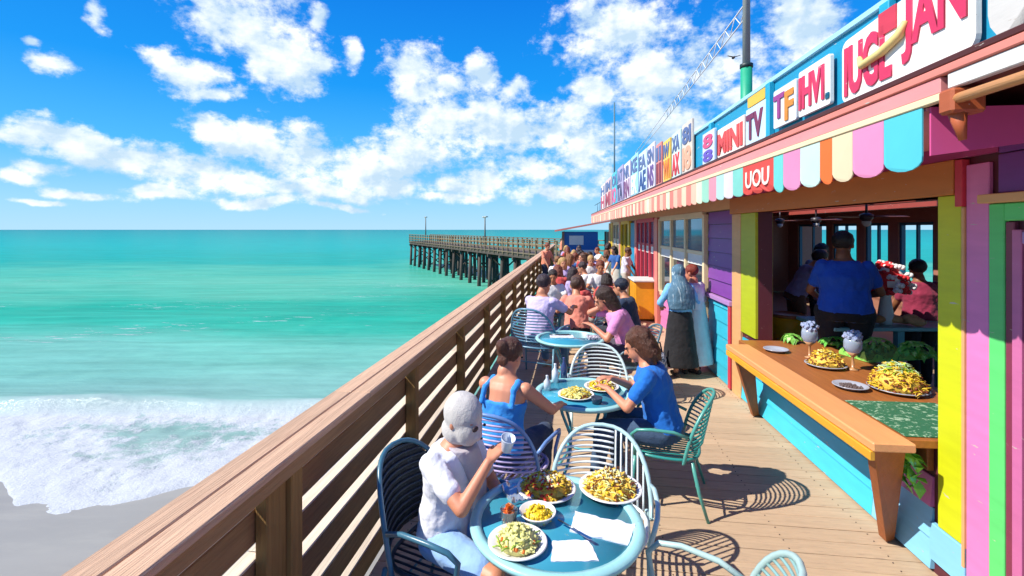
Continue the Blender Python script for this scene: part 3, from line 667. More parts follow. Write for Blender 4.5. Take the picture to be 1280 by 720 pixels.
fars = [(868, 855, 3.16, 'D9CDBE', 'tall cream sign panel next to the blue gap', 'I8', 'E0A888'), (853, 842, 3.10, 'CFE3DD', 'mint sign panel with a red swoosh and yellow letters', 'AX', 'D8343E'), (840, 831, 3.05, 'EBC14E', 'yellow sign panel with orange lettering on the roof edge', 'WI', 'D9742A'),
        (829, 822, 3.06, 'E58A80', 'coral sign panel with thin dark letters on the roof edge', 'II', '8A2C3C'), (820, 811, 3.13, 'DDD6DC', 'whitish sign panel with violet blots above coral eaves', 'NS', '6A4C8C'), (810, 800, 3.10, 'C9DCE8', 'pale blue sign panel with navy letters', 'AE', '2C4C8C'),
        (799, 790, 3.14, '9CCFE0', 'sky blue sign panel with white letters', 'EK', 'F0EEEA'), (789, 781, 3.1, 'E3D8E4', 'lilac white sign panel with plum letters', 'RN', '7A3C70'), (780, 773, 3.12, 'B5A8CC', 'lavender sign panel with dark letters', 'TA', '33305A'),
        (772, 766, 3.1, '58BFD0', 'turquoise sign panel with pink letters', 'IO', 'E05C8C'), (765, 758, 3.06, 'D8B8B4', 'dusty pink sign panel with red letters', 'MI', 'B03A50'), (757, 752, 3.02, 'EAD9D4', 'pale rose sign panel at the far end of the roof', 'H', 'C03A5C')]
for (ua, ub, zt, c, lab, tx, tc_) in fars:
    y0, y1 = sy(ua), min(sy(ub), YB); zt += .24+.36*(868-ua)/110; panel(y0, y1, 2.78, zt, paint(c), lab, [(tx, y1-.05*(y1-y0), 2.82, (y1-y0)*.85, (zt-2.82)*.5, paint(tc_)), (tx[::-1], y1-.05*(y1-y0), 2.84+(zt-2.82)*.52, (y1-y0)*.85, (zt-2.82)*.36, paint({'D': '3C6CA0'}.get(tx[0], '5A6C9C')))], .012, group='small painted signs on the far half of the roof')

# flagpoles and wires on the roof
def wpt(u, v, X):                               # a point on the vertical sheet x = X of the building frame
    y = bd(u, X); p = Vector((X, y, 0)); w = Matrix.Rotation(BROT, 4, 'Z') @ p; d = w.dot(FW); return Vector((X, y, EYE+(287-v)*d/F_PX))
fp = bempty('flagpole', 'tall pole with green lower half rising behind the white sign', 'pole')
a = wpt(933, 115, 2.6)
mb = MB(); mb.tube([(a.x, a.y, 2.76), (a.x, a.y, a.z+.35)], .075, 12); mb.build('lower_sleeve', paint('1E9E78'), fp)
mb = MB(); mb.tube([(a.x, a.y, a.z+.35), (a.x, a.y, a.z+4)], [.05, .04], 10); mb.build('upper_pole', mat('pole_grey', '9AA09C', rough=.5), fp)
mb = MB(); mb.lathe([(.085, 0), (.085, .05), (.06, .06)], 12, (a.x, a.y, a.z+.33)); mb.build('collar', paint('2B3C3A'), fp)
g = bempty('guy_wire_lattice', 'slanting white lattice of guy wires running down from the tall pole', 'wires')
q = wpt(832, 140, 3.2); tp = Vector((a.x, a.y, wpt(931, 5, 2.6).z)); q2 = wpt(795, 190, 3.4)
mb = MB(); e = Vector((0, 0, .22)); mb.tube([tp, q], .012, 6); mb.tube([tp-e*.9, q-e], .010, 6); mb.tube([q, q2], .012, 6); mb.tube([q-e, q2-e*.8], .01, 6)
mb.tube([q2, (q2.x, q2.y+2.4, 2.78)], .012, 6)
for k in range(14):
    t0 = k/14; t1 = (k+.5)/14; mb.tube([tp.lerp(q, t0), (tp-e*.9).lerp(q-e, t1)], .007, 5); mb.tube([(tp-e*.9).lerp(q-e, t1), tp.lerp(q, (k+1)/14)], .007, 5)
mb.build('wires', paint('E4E6E8'), g)
b2 = wpt(768, 200, 3.0); p = wpt(768, 128, 3.0)
o = MB().tube([(b2.x, b2.y, 2.76), (b2.x, b2.y, p.z)], [.05, .035], 8).build('thin_mast', paint('5B7C86'), rz=BROT); tag(o, 'thin grey green mast at the far end of the cafe roof', 'mast')
bp_ = at_depth(917, 72, 18); mb = MB(); mb.ball((0, 0, 0), (.05, .12, .045), 8, 6); mb.prism([(0, .05, .01), (.24, -.02, .06), (.22, -.08, .05), (0, -.05, .01)], (0, 0, .012)); mb.prism([(0, .05, .01), (-.24, -.02, .06), (-.22, -.08, .05), (0, -.05, .01)], (0, 0, .012)); mb.ball((0, .13, .02), .032, 8, 6)
o = mb.build('bird', mat('bird_dark', '3A2A2C', rough=.8), loc=bp_, recalc=True); tag(o, 'small dark bird flying left of the tall pole', 'bird')

# small kiosk at the far end
kp = cam_pt(3.75, 24.5); ki = empty('snack_kiosk', kp, YAW*0, 'small far kiosk with salmon pink roof and blue counter front', 'kiosk')
mb = MB()
for x in (-1.1, 1.1):
    for y in (-1, 1): mb.box((x-.06, y-.06, 0), (x+.06, y+.06, 2.0))
mb.build('post', paint('7A6250'), ki)
mb = MB(); mb.prism([(-1.5, -1.5, 2.0), (1.5, -1.5, 2.55), (1.5, -1.5, 2.62), (-1.5, -1.5, 2.08)], (0, 3.0, 0)); mb.build('roof', SALM, ki, recalc=True)
mb = MB(); mb.box((-1.04, -.98, .5), (.6, -.9, 2.0)); mb.build('blue_panel', paint('1668B0'), ki)
mb = MB(); mb.box((-.8, -1.02, 1.35), (-.1, -.985, 1.8)); mb.box((-.3, -1.02, .7), (.4, -.985, 1.1)); mb.build('white_patch', WHT, ki)
# ------------------------------------------------------------------ garden furniture
def rz_for(dirv): return math.atan2(dirv.y, dirv.x)-math.pi/2      # local +y turned to dirv
def cdir(l, f): return (RT*l+FW*f).normalized()                      # direction given across / away from the viewpoint
def metal(col): return mat('enamel_'+col, col, rough=.32, var=.10, scale=14, bump=.08, bscale=60, coat=.25, col2='6C7F80', c2lo=.66, c2hi=.74)
TBL = metal('4FA9B8'); TRIM = metal('9CD3D2'); TTOP = mat('table_glass', '3F97AE', rough=.18, var=.2, scale=4, spec=.7, coat=.5)
def make_table(label, loc, r=.42, rz=0.0, group='round cafe tables along the railing'):
    t = empty('round_table', (loc.x, loc.y, 0), rz, label, 'table', group); H = .73
    mb = MB(); mb.lathe([(r-.055, H-.022), (.0001, H-.022), (.0001, H-.012), (r-.055, H-.012)][::-1], 48, closed=False); mb.lathe([(.0001, H-.024), (r-.05, H-.024), (r-.05, H-.010), (.0001, H-.010)], 48, closed=False); mb.build('tabletop', TTOP, t)
    mb = MB(); mb.lathe([(r-.054, H-.026), (r-.01, H-.03), (r, H-.012), (r-.004, H), (r-.03, H+.004), (r-.054, H-.002), (r-.054, H-.026)], 56, closed=False); mb.build('rim', TRIM, t)
    mb = MB(); mb.lathe([(.14, .30), (.15, .31), (.14, .32), (.13, .31), (.14, .30)], 24, closed=False); mb.build('lower_ring', TBL, t); mb = MB()
    mb.tube([(.26*math.cos(2*math.pi*k/32), .26*math.sin(2*math.pi*k/32), H-.035) for k in range(32)], .009, 6, True); mb.build('ring_brace', TBL, t)
    for k in range(4):
        a = R_(45+90*k); c, s_ = math.cos(a), math.sin(a)
        MB().tube([(c*q, s_*q, z) for q, z in ((.27, H-.03), (.24, .6), (.155, .42), (.145, .30), (.19, .15), (.28, .02), (.30, .012))], .0125, 8).build('leg', TBL, t)
    return t
def arch(w, z0, z1, n=22, yb=-.26, lean=.10, p=2.6):
    pts = []
    for i in range(n+1):
        a = math.pi*i/n; c, s_ = math.cos(a), math.sin(a)
        x = w*math.copysign(abs(c)**(2/p), c); z = z0+(z1-z0)*abs(s_)**(2/p)
        pts.append((x, yb-lean*(z-z0)/(z1-z0)+.13*(x/w)**2, z))
    return pts
def make_chair(name, label, loc, dirv, frame='6FB3B5', slats='B9DAD9', group='enamelled slatted armchairs', sc=1.0, style='mix', seatc=None):
    c = empty('patio_chair', (loc.x, loc.y, 0), rz_for(dirv), label, 'chair', group); c.scale = sc if isinstance(sc, tuple) else (sc, sc, sc)
    fm = metal(frame); sm_ = metal(slats); w = .295
    A = arch(w, .42, .90)
    MB().tube([(-w, -.12, .42)]+[(x, y, z) for x, y, z in A[::-1]]+[(w, -.12, .42)], .0135, 10).build('back_frame', fm, c)
    def backy(x, z): return -.26-.10*(z-.42)/.48+.13*(x/w)**2
    def xw(z): return w*(max(0, 1-((z-.42)/.48)**2.6))**(1/2.6)
    mb = MB()
    if style in ('h', 'mix'):
        for k in range(11):
            z = .50+k*.036; x1 = xw(z)-.004; x0 = -x1 if style == 'h' else -.07
            mb.tube([(x0+(x1-x0)*j/8, backy(x0+(x1-x0)*j/8, z), z+.006*math.sin(math.pi*j/8)) for j in range(9)], .0075, 6)
    if style in ('v', 'mix'):
        xs = [-.25+.0335*k for k in range(16 if style == 'v' else 6)]
        for x in xs:
            zt = .42+.48*(max(0, 1-(abs(x)/w)**2.6))**(1/2.6)-.004
            mb.tube([(x, backy(x, .44+(zt-.44)*j/5), .44+(zt-.44)*j/5) for j in range(6)], .0065, 6)
    mb.build('back_slats', sm_, c)
    mb = MB(); out = [(.27*math.copysign(abs(math.cos(a))**.7, math.cos(a)), .25*math.copysign(abs(math.sin(a))**.7, math.sin(a)), .43) for a in [2*math.pi*k/32 for k in range(32)]]
    mb.tube(out, .012, 8, True)
    for k in range(13):
        x = -.24+.04*k; yy = .25*(max(0, 1-(abs(x)/.27)**2.86))**(1/2.86)
        mb.tube([(x, -yy, .43), (x, 0, .422), (x, yy, .43)], .0085, 6, flat=.6)
    mb.build('seat', sm_, c)
    for s_ in (-1, 1):
        MB().tube([(s_*w*.99, -.16, .62), (s_*.31, -.06, .655), (s_*.325, .1, .66), (s_*.32, .20, .645), (s_*.305, .245, .60), (s_*.285, .22, .50), (s_*.28, .22, .43)], .0135, 8).build('arm', fm, c)
        MB().tube([(s_*.28, .22, .43), (s_*.285, .24, .2), (s_*.295, .27, .0)], [.0135, .0135, .011], 8).build('leg', fm, c)
        MB().tube([(s_*.27, -.19, .43), (s_*.28, -.24, .2), (s_*.29, -.30, .0)], [.0135, .0135, .011], 8).build('leg', fm, c)
    mb = MB(); mb.tube([(-.285, .235, .25), (0, .24, .27), (.285, .235, .25)], .008, 6); mb.tube([(-.275, -.22, .25), (.275, -.22, .25)], .008, 6); mb.build('stretcher', fm, c)
    return c
T1 = cam_pt(.21, 2.27); T2 = cam_pt(.60, 4.03); T3 = cam_pt(.735, 6.06); T4 = cam_pt(.62, 8.5)
make_table('nearest round blue glass table crowded with nachos plates', T1, .41)
make_table('round blue table with two yellow topped plates, second from the viewer', T2, .41)
make_table('pale round table with cutlery and a tray, third from the viewer', T3, .44)
C1 = cam_pt(-.34, 2.52); D1 = cdir(1, -.45)
C2 = cam_pt(-.03, 3.42); D2 = cdir(.45, 1)
C3 = cam_pt(.50, 2.80); D3 = cdir(-.28, -1)
C4 = cam_pt(1.22, 3.78); D4 = cdir(-1, .35)
C5 = cam_pt(.86, 4.66); D5 = cdir(-.1, -1)
ch1 = make_chair('c', 'dark blue armchair by the railing under the hooded person in white', C1, D1, '3F6E82', '1F2F3C', style='h')
mb = MB(); NN = 16; vs = []
for j in range(NN+1):
    z = .47+.40*j/NN; xx = .295*(max(0, 1-((z-.42)/.48)**2.6))**(1/2.6)-.02
    for i in range(NN+1):
        x = -xx+2*xx*i/NN; vs.append((x, -.268-.10*(z-.42)/.48+.13*(x/.295)**2+.006*math.sin(i*3.1)*math.cos(j*3.1), z))
n0 = len(vs); fs = [(j*(NN+1)+i, j*(NN+1)+i+1, (j+1)*(NN+1)+i+1, (j+1)*(NN+1)+i) for j in range(NN) for i in range(NN)]
mb.add(vs, fs, .5, True); mb.add([(x, y-.012, z) for x, y, z in vs], [f[::-1] for f in fs], .5, True); mb.build('woven_back', mat('dark_weave', '18222C', rough=.6, var=.5, scale=30, bump=.8, bscale=60, col2='4A5A68', c2lo=.6, c2hi=.66), ch1)
make_chair('c', 'lilac slatted armchair under the person in the blue tank top', C2, D2, '6C8FC4', 'C4B4DC', style='h')
make_chair('c', 'pale mint armchair with upright and level slats at the nearest table', C3, D3, 'B4D6D8', 'E4EEEE', style='mix', sc=(1.04, 1.04, .90))
make_chair('c', 'sea green armchair under the person in the bright blue shirt', C4, D4, '4E9C8E', '2E8C84', style='h', sc=(.98, .98, .95))
make_chair('c', 'white empty armchair between the second and third tables', C5, D5, 'C9DCDA', 'DCE6E4', style='h')
make_chair('c', 'tall slate blue armchair under the person in the lavender shirt', cam_pt(.38, 6.75), cdir(.5, 1), '5F8EA4', '4F7E98', style='h', sc=1.15)
make_chair('c', 'grey green empty armchair cut off by the bottom edge of the picture', cam_pt(.70, 1.84), cdir(-.9, .5), 'A9C4BE', '86ACA8', style='mix', sc=1.0)
make_chair('c', 'dark grey armchair under the person in the pink shirt', cam_pt(1.50, 5.98), cdir(-1, -.05), '56707A', '56707A', style='h')

# ------------------------------------------------------------------ people
def ik(a, t, l1, l2, pole):
    a = Vector(a); t = Vector(t); d = t-a; L0 = d.length; L = min(L0, (l1+l2)*.995); dn = d.normalized(); t = a+dn*L
    x = (l1*l1-l2*l2+L*L)/(2*L); h = math.sqrt(max(0, l1*l1-x*x)); p = Vector(pole); p = (p-dn*p.dot(dn)).normalized()
    return a+dn*x+p*h, t
def make_person(label, loc, dirv, pose='sit', lean=8, hands=((-.18, .42, .76), (.18, .42, .76)), head=(15, 0), top='tee', topc='DDDDDD', bottom='shorts', botc='34465E', skinc='C98A68', hairc='3C261A', hairst='short', sc=1.0, vox=.011, girth=1.0, group=None, headgear=None, face=True, feet=None, side=0, hz=None, seat_z=.535, name_suffix=''):
    P = empty('person', loc, rz_for(dirv), label, 'person', group); P.scale = (sc, sc, sc)
    sk = skin(skinc); sit = pose == 'sit'
    hip = Vector((0, -.06, seat_z)) if sit else Vector((0, 0, .93))
    la = R_(lean); up = Vector((math.sin(R_(side)), math.sin(la), math.cos(la))).normalized(); fw = Vector((0, math.cos(la), -math.sin(la))); rt = fw.cross(up).normalized()
    g = girth; pr = [(-.09, .135*g, .10*g), (0, .165*g, .12*g), (.10, .15*g, .115*g), (.21, .140*g, .105*g), (.33, .160*g, .112*g), (.41, .165*(.6+.4*g), .105), (.455, .145, .088), (.485, .095, .068), (.515, .062, .058), (.57, .055, .056)]
    def sp(t): 
        b = up; q = hip+b*t; 
        if t > .45: q = q+fw*(t-.45)*.25
        return q
    def torso(mb, inf, lo, hi):
        rings = [(sp(t), rt*(rx+inf), fw*(ry+inf)) for t, rx, ry in pr if lo <= t <= hi]
        mb.loft(rings)
    arms = []; shs = []
    for k, s_ in enumerate((-1, 1)):
        sh = sp(.425)+rt*s_*(.165*(.7+.3*g)); hd = Vector(hands[k]) if hands[k] else sh+Vector((s_*.12, .05, -.52))
        el, wr = ik(sh, hd, .275, .245, (s_*.8, -.5, -.7)); arms.append((sh, el, wr))
    legs = []
    for k, s_ in enumerate((-1, 1)):
        hj = hip+Vector((s_*.09*g, .02, -.02))
        if sit:
            kn = hj+Vector((s_*.07, .42, .0)); an = kn+Vector((0, -.05 if k else .06, -(kn.z-.09))); an.z = .09
        else:
            an = Vector((s_*.10, -.02+(.08 if k else -.05), .09)); kn = (hj+an)/2+Vector((0, .04, .02))
        legs.append((hj, kn, an))
    hc = sp(.555)+fw*.025+up*.075
    # body
    mb = MB(); torso(mb, 0, -1, 1); hp, hy = R_(head[0]), R_(head[1])
    HM = Matrix.Translation(hc) @ Matrix.Rotation(hy, 4, 'Z') @ Matrix.Rotation(-hp, 4, 'X') @ Matrix.Scale(1.07, 4)
    mb.T = HM
    mb.ball((0, -.012, .035), (.074, .092, .088), 16, 12); mb.ball((0, .025, -.025), (.056, .066, .082), 14, 10); mb.cap((0, .088, .01), .010, (0, .106, -.018), .013, 8); mb.cap((0, -.01, -.04), .05, (0, -.03, -.10), .053, 10)
    for s_ in (-1, 1): mb.ball((s_*.076, -.002, .0), (.010, .018, .030), 8, 8); mb.ball((s_*.03, .082, .032), (.02, .01, .008), 8, 6)
    mb.ball((0, .083, -.052), (.022, .012, .008), 8, 6); mb.ball((0, .07, -.088), (.022, .02, .016), 8, 6)
    mb.T = Matrix.Identity(4)
    for k, (sh, el, wr) in enumerate(arms):
        s_ = (-1, 1)[k]
        mb.cap(sh, .052, el, .038); mb.cap(el, .038, wr, .025)
        dn = (wr-el).normalized(); fd = (dn+Vector((0, 0, -.25))).normalized(); sd = fd.cross(Vector((0, 0, 1)));
        sd = sd.normalized() if sd.length > .05 else Vector((1, 0, 0)); nu = sd.cross(fd)
        pc = wr+fd*.085; mb.loft([(wr+fd*.005, sd*.026, nu*.019), (wr+fd*.045, sd*.036, nu*.016), (pc, sd*.040, nu*.014), (pc+fd*.008, sd*.034, nu*.010)], 12)
        for q in range(4):
            o_ = pc+sd*(-.030+.020*q); L1 = (.038, .044, .041, .032)[q]; b1 = o_+fd*L1-nu*.012; b2 = b1+fd*L1*.45-nu*.026; mb.cap(o_-fd*.01, .0092, b1, .0085, 8); mb.cap(b1, .0085, b2, .0075, 8)
        th = wr+fd*.03-sd*s_*-.028*-1; t1 = th+fd*.035-sd*s_*.030-nu*.008; t2 = t1+fd*.03-sd*s_*.006-nu*.012; mb.cap(th, .013, t1, .011, 8); mb.cap(t1, .011, t2, .009, 8)
    for (hj, kn, an) in legs:
        mb.cap(hj, .085*g, kn, .056); mb.cap(kn, .056, kn.lerp(an, .35), .055); mb.cap(kn.lerp(an, .35), .055, an, .038)
        mb.cap(an+Vector((0, -.03, -.045)), .036, an+Vector((0, .13, -.058)), .028)
    remesh(mb, 'body', sk, P, vox, 3)
    # clothes
    if top != 'none':
        mb = MB(); lo, hi = -.06, .49
        if top == 'tank': hi = .34
        torso(mb, .018, lo-.04, hi)
        if top == 'tank':
            for s_ in (-1, 1):
                mb.tube([sp(.30)+rt*s_*.10+fw*.125, sp(.42)+rt*s_*.105+fw*.095, sp(.475)+rt*s_*.105, sp(.42)+rt*s_*.115-fw*.10, sp(.30)+rt*s_*.125-fw*.122], .024, 8)
        else:
            for (sh, el, wr) in arms:
                e = sh.lerp(el, .62) if top == 'tee' else el
                mb.cap(sh, .066, e, .058 if top == 'tee' else .050)
                if top == 'long': mb.cap(el, .05, el.lerp(wr, .9), .036)
        remesh(mb, 'shirt', cloth(topc), P, max(vox, .010), 2, .026)
    mb = MB(); torso(mb, .02, -.1, .08)
    if bottom == 'skirt' and not sit:
        mb.loft([(hip+Vector((0, 0, .08)), Vector((.17*g, 0, 0)), Vector((0, .13*g, 0))), (hip+Vector((0, 0, -.1)), Vector((.20*g, 0, 0)), Vector((0, .165*g, 0))), (Vector((0, 0, .45)), Vector((.24, 0, 0)), Vector((0, .22, 0))), (Vector((0, 0, .16)), Vector((.29, 0, 0)), Vector((0, .26, 0)))], 24)
    else:
        for (hj, kn, an) in legs:
            if bottom == 'shorts': mb.cap(hj, .10*g, hj.lerp(kn, .78), .080)
            else: mb.cap(hj, .10*g, kn, .072); mb.cap(kn, .072, an+Vector((0, 0, .04)), .056)
    remesh(mb, {'shorts': 'shorts', 'skirt': 'skirt'}.get(bottom, 'trousers'), cloth(botc), P, max(vox, .011), 3, .016)
    for (hj, kn, an) in legs:
        mb = MB(); mb.cap(an+Vector((0, -.035, -.050)), .040, an+Vector((0, .06, -.045)), .043, 10); mb.cap(an+Vector((0, .06, -.045)), .043, an+Vector((0, .15, -.060)), .030, 10); mb.build('shoe', cloth('D8D4CC' if bottom != 'skirt' else '3A3030'), P)
    # hair
    if hairst:
        mb = MB(); mb.T = HM
        mb.ball((0, -.026, .048), (.087, .100, .092), 16, 12)
        if hairst in ('bob', 'long'):
            zb = -.13 if hairst == 'bob' else -.26
            mb.loft([((0, -.03, .06), (.088, 0, 0), (0, .09, 0)), ((0, -.045, -.02), (.098, 0, 0), (0, .085, 0)), ((0, -.055, -.08), (.102, 0, 0), (0, .075, 0)), ((0, -.06, zb), (.085, 0, 0), (0, .05, 0))], 20)
            rnd = random.Random(5)
            for k in range(64):
                a = R_(rnd.uniform(-60, 240))+math.pi*0; cx, sy_ = math.cos(a), -math.sin(a)
                if sy_ > .55: continue
                e = rnd.uniform(-.02, .02)
                mb.tube([(cx*.03, -.03+sy_*.03, .142), (cx*.085, -.03+sy_*.088, .09), (cx*.102, -.045+sy_*.086, .0), (cx*(.104+e*.3), -.055+sy_*.08, -.08), (cx*.09, -.06+sy_*.06, zb+e)], [.006, .010, .011, .010, .004], 5)
        if hairst == 'bun':
            mb.ball((0, -.12, .06), (.045, .042, .045), 12, 8); mb.ball((0, -.08, -.03), (.05, .03, .04), 10, 8)
        remesh(mb, 'hair', hair(hairc), P, .008, 1, .012, _hr)
    if face and not headgear:
        mb = MB(); mb.T = HM
        for s_ in (-1, 1): mb.ball((s_*.031, .085, .018), (.011, .007, .007), 10, 8)
        mb.build('eyes', mat('eye_dark', '241A16', rough=.2), P)
        mb = MB(); mb.T = HM; mb.ball((0, .094, -.052), (.019, .006, .0055), 10, 6); mb.build('lips', mat('lip', 'A84C44', rough=.4), P)
    P['_h'] = 0; del P['_h']
    return P, HM, dict(sp=sp, fw=fw, rt=rt, up=up, arms=arms, hip=hip, legs=legs)

# the hooded person at the nearest table
P1, HM, K = make_person('person in white tee and pale grey hood holding a small cup', cam_pt(-.31, 2.52), cdir(1, -.62), lean=7, hands=((-.12, .30, .68), (.05, .27, 1.0)), head=(14, -6), top='tee', topc='E2E4EE', bottom='shorts', botc='8FB4E0', skinc='D08A68', hairst=None, vox=.0075, headgear='hood', face=False, sc=.96)
mb = MB(); mb.T = HM; mb.ball((0, -.010, .04), (.090, .108, .104), 18, 14); mb.ball((0, .045, -.025), (.075, .07, .085), 16, 12); mb.ball((0, -.02, -.06), (.085, .09, .07), 16, 10)
mb.ball((0, .105, -.03), (.034, .026, .026), 12, 8)
hood = remesh(mb, 'hood', mat('grey_knit', 'C4BFB8', rough=.9, var=.1, scale=20, bump=.5, bscale=140, sheen=.2), P1, .008, 5, .008)
mb = MB(); mb.T = HM; mb.ball((.034, .112, .022), (.020, .010, .015), 12, 8); mb.ball((-.034, .112, .022), (.009, .008, .008), 10, 8); mb.ball((-.01, .128, -.035), (.010, .006, .005), 8, 6); mb.build('eye_hole', mat('hole_dark', '33262A', rough=.6), hood)
mb = MB(); sp, fw, rt, up = K['sp'], K['fw'], K['rt'], K['up']
mb.loft([(sp(.50)+fw*.05, rt*.09, fw*.08), (sp(.44)+fw*.10-rt*.02, rt*.085, fw*.06), (sp(.30)+fw*.155-rt*.06, rt*.062, fw*.028), (sp(.1)+fw*.175-rt*.07, rt*.058, fw*.024), (sp(-.02)+fw*.20-rt*.07, rt*.055, fw*.026)], 18)
remesh(mb, 'scarf', mat('scarf_grey', 'B9B0B4', rough=.9, var=.08, scale=14, bump=.4, bscale=90), P1, .009, 3, .008)
w_ = P1.matrix_world
hw = K['arms'][1][2]; hd = (hw-K['arms'][1][1]).normalized()
bpy.context.view_layer.update(); cp = P1.matrix_world @ (hw+hd*.10+Vector((.0, .045, .01)))
o = MB().lathe([(.022, 0), (.024, .002), (.036, .075), (.037, .078), (.034, .078), (.022, .006), (.0005, .006)], 24).build('paper_cup', mat('cup_white', 'D8E4F2', rough=.3, var=.03, trans=.2), loc=cp-Vector((0, 0, .03))); tag(o, 'small white cup held at the hooded person\'s chin', 'cup')
o.rotation_euler = (R_(18), R_(12), 0)
make_person('person with brown bun and bare back in a bright blue tank top, seen from behind', cam_pt(-.055, 3.48), cdir(.50, 1), lean=10, hands=((-.05, .40, .78), (.28, .42, .74)), head=(20, -14), top='tank', topc='2E8FDC', bottom='pants', botc='32405C', skinc='D6906E', hairc='5A3320', hairst='bun', vox=.009)
make_person('person with brown bob in a bright blue shirt eating at the second table', cam_pt(1.15, 3.80), cdir(-1, .42), lean=14, hands=((-.10, .36, .80), (.06, .36, .84)), head=(24, 8), top='tee', topc='0F6CC4', bottom='pants', botc='3C5470', skinc='D48C6A', hairc='5C3520', hairst='bob', vox=.009, sc=1.02, girth=1.05)
make_person('person in a pink shirt leaning over the third table, brown hair', cam_pt(1.46, 6.05), cdir(-1, .05), lean=26, hands=((-.08, .40, .80), (.05, .22, 1.02)), head=(25, 5), top='tee', topc='DB8CC0', bottom='pants', botc='4A4450', skinc='C98464', hairc='3A2418', hairst='long', vox=.010, sc=1.12, girth=1.08)
make_person('person in a navy cap behind the person in the pink shirt', cam_pt(1.78, 7.3), cdir(-.8, .5), lean=12, head=(12, 0), top='tee', topc='22344E', bottom='pants', botc='2C3038', hairc='1E2638', hairst='short', sc=1.05)
make_person('person in a pale lavender shirt sitting by the railing with dark hair', cam_pt(.42, 6.85), cdir(.62, 1), lean=8, hands=((-.1, .40, .86), (.26, .42, .86)), head=(18, -12), top='tee', topc='C9BBE2', bottom='pants', botc='5D86AE', skinc='C48462', hairc='3A2A30', hairst='short', vox=.010, sc=1.12, girth=1.12)
make_person('person in a salmon top and black skirt facing away beyond the third table', cam_pt(1.02, 7.55), cdir(.1, 1), lean=16, top='tee', topc='E58A74', bottom='pants', botc='1C1A20', hairc='4A3020', hairst='short', girth=1.1, sc=1.04)
# two people standing by the glazed wall
PW, HMW, KW = make_person('standing person in a long slate blue headscarf, light blue top and black skirt', cam_pt(2.43, 6.9), cdir(-.1, 1), pose='stand', lean=3, hands=((-.20, .24, 1.05), (.22, .26, 1.02)), head=(10, 10), top='long', topc='76B4E4', bottom='skirt', botc='17161A', skinc='C88A6A', hairst=None, headgear='scarf', face=False, sc=.93)
mb = MB(); mb.T = HMW; mb.ball((0, -.02, .04), (.098, .112, .108), 16, 12)
mb.T = Matrix.Identity(4); sp, fw, rt, up = KW['sp'], KW['fw'], KW['rt'], KW['up']
mb.loft([(sp(.66), rt*.085, fw*.10), (sp(.52)-fw*.02, rt*.12, fw*.11), (sp(.40)-fw*.04, rt*.21, fw*.14), (sp(.22)-fw*.05, rt*.22, fw*.15), (sp(.10)-fw*.06, rt*.20, fw*.13)], 20)
remesh(mb, 'headscarf', mat('slate_scarf', '4F7288', rough=.85, var=.15, scale=5, stretch=(6, 1, .5), bump=.3, bscale=30, col2='B9CCD4', c2lo=.58, c2hi=.64), PW, .012, 3, .02)
make_person('standing person with red hair in a long white dress by the wall', cam_pt(2.72, 7.05), cdir(-.7, .9), pose='stand', lean=4, hands=((-.16, .26, 1.08), (.18, .26, 1.10)), head=(12, 15), top='long', topc='D2D6E0', bottom='skirt', botc='C4D2DC', skinc='CF8468', hairc='8A3420', hairst='short', sc=.93)

# crowd further along: a few kinds of sitter and stander, every one of them a copy with its own clothes
protos = []
for (ps, kw) in ((0, dict(lean=10, hairst='short')), (1, dict(lean=22, hairst='bob', hands=((-.1, .42, .8), (.12, .3, 1.0)))), (2, dict(lean=4, hairst='long', head=(5, 25), hands=((-.2, .38, .78), (.2, .40, .78)))), (3, dict(pose='stand', lean=4, hairst='short', bottom='pants')), (4, dict(pose='stand', lean=6, hairst='bob', bottom='skirt'))):
    kw = dict(kw); kw.setdefault('bottom', 'pants')
    P, _, _ = make_person('crowd', Vector((0, 0, 0)), Vector((0, 1, 0)), vox=.014, face=True, group='people in the crowd along the deck', **kw); protos.append(P)
TOPS = [('E9E4E0', 'white'), ('F0C8CC', 'pale-pink'), ('E2DCEC', 'whitish'), ('BCD4E8', 'ice-blue'), ('E7A7B4', 'rose'), ('C94A44', 'red'), ('2F5E9E', 'blue'), ('F0D9C0', 'cream'), ('7A9CC8', 'pale-blue'), ('2C2C34', 'black'), ('E88C6C', 'coral'), ('B8A4D0', 'lilac'), ('E6C84E', 'yellow'), ('5E8C70', 'green'), ('7A4A34', 'brown'), ('5BB0C4', 'turquoise')]
HAIRS = [('2C1C14', 'black'), ('5A3822', 'brown'), ('8A5A30', 'chestnut'), ('C09A5C', 'blond'), ('3A2A2A', 'dark'), ('7C3A20', 'auburn')]
rows = [(-.38, 8.7), (.62, 10.2), (-.36, 11.4), (.55, 13.0), (-.36, 14.4), (.5, 16.2), (-.36, 18.2), (.45, 20.2), (-.3, 22.6), (.4, 25.0)]
ordn = ['nearest', 'second', 'third', 'fourth', 'fifth', 'sixth', 'seventh', 'eighth', 'ninth', 'tenth']
rc = random.Random(11); k = 0; used = [False]*5
base_tb = None; base_ch = None
CHC = ['6FB3B5', '5F8EA4', 'C9DCDA', '4E9C8E']
def put(i, loc, rz, label, topc, botc, hc, sc):
    src = protos[i]; o = src if not used[i] else copy_tree(src); used[i] = True
    o.location = loc; o.rotation_euler.z = rz; o.scale = (sc, sc, sc); tag(o, label)
    recolor(o, {'shirt': cloth(topc), 'hair': hair(hc), 'trousers': cloth(botc), 'skirt': cloth(botc), 'body': skin(rc.choice(['D6926E', 'B87850', 'C98A68', '8A5638']))})
BOTS = ['2E3A50', '3C3C40', '8A7A60', '5F7EA8', 'C9C2B4']
tables = []; chairs = []
sides = ['railing side', 'far side', 'wall side', 'near side']
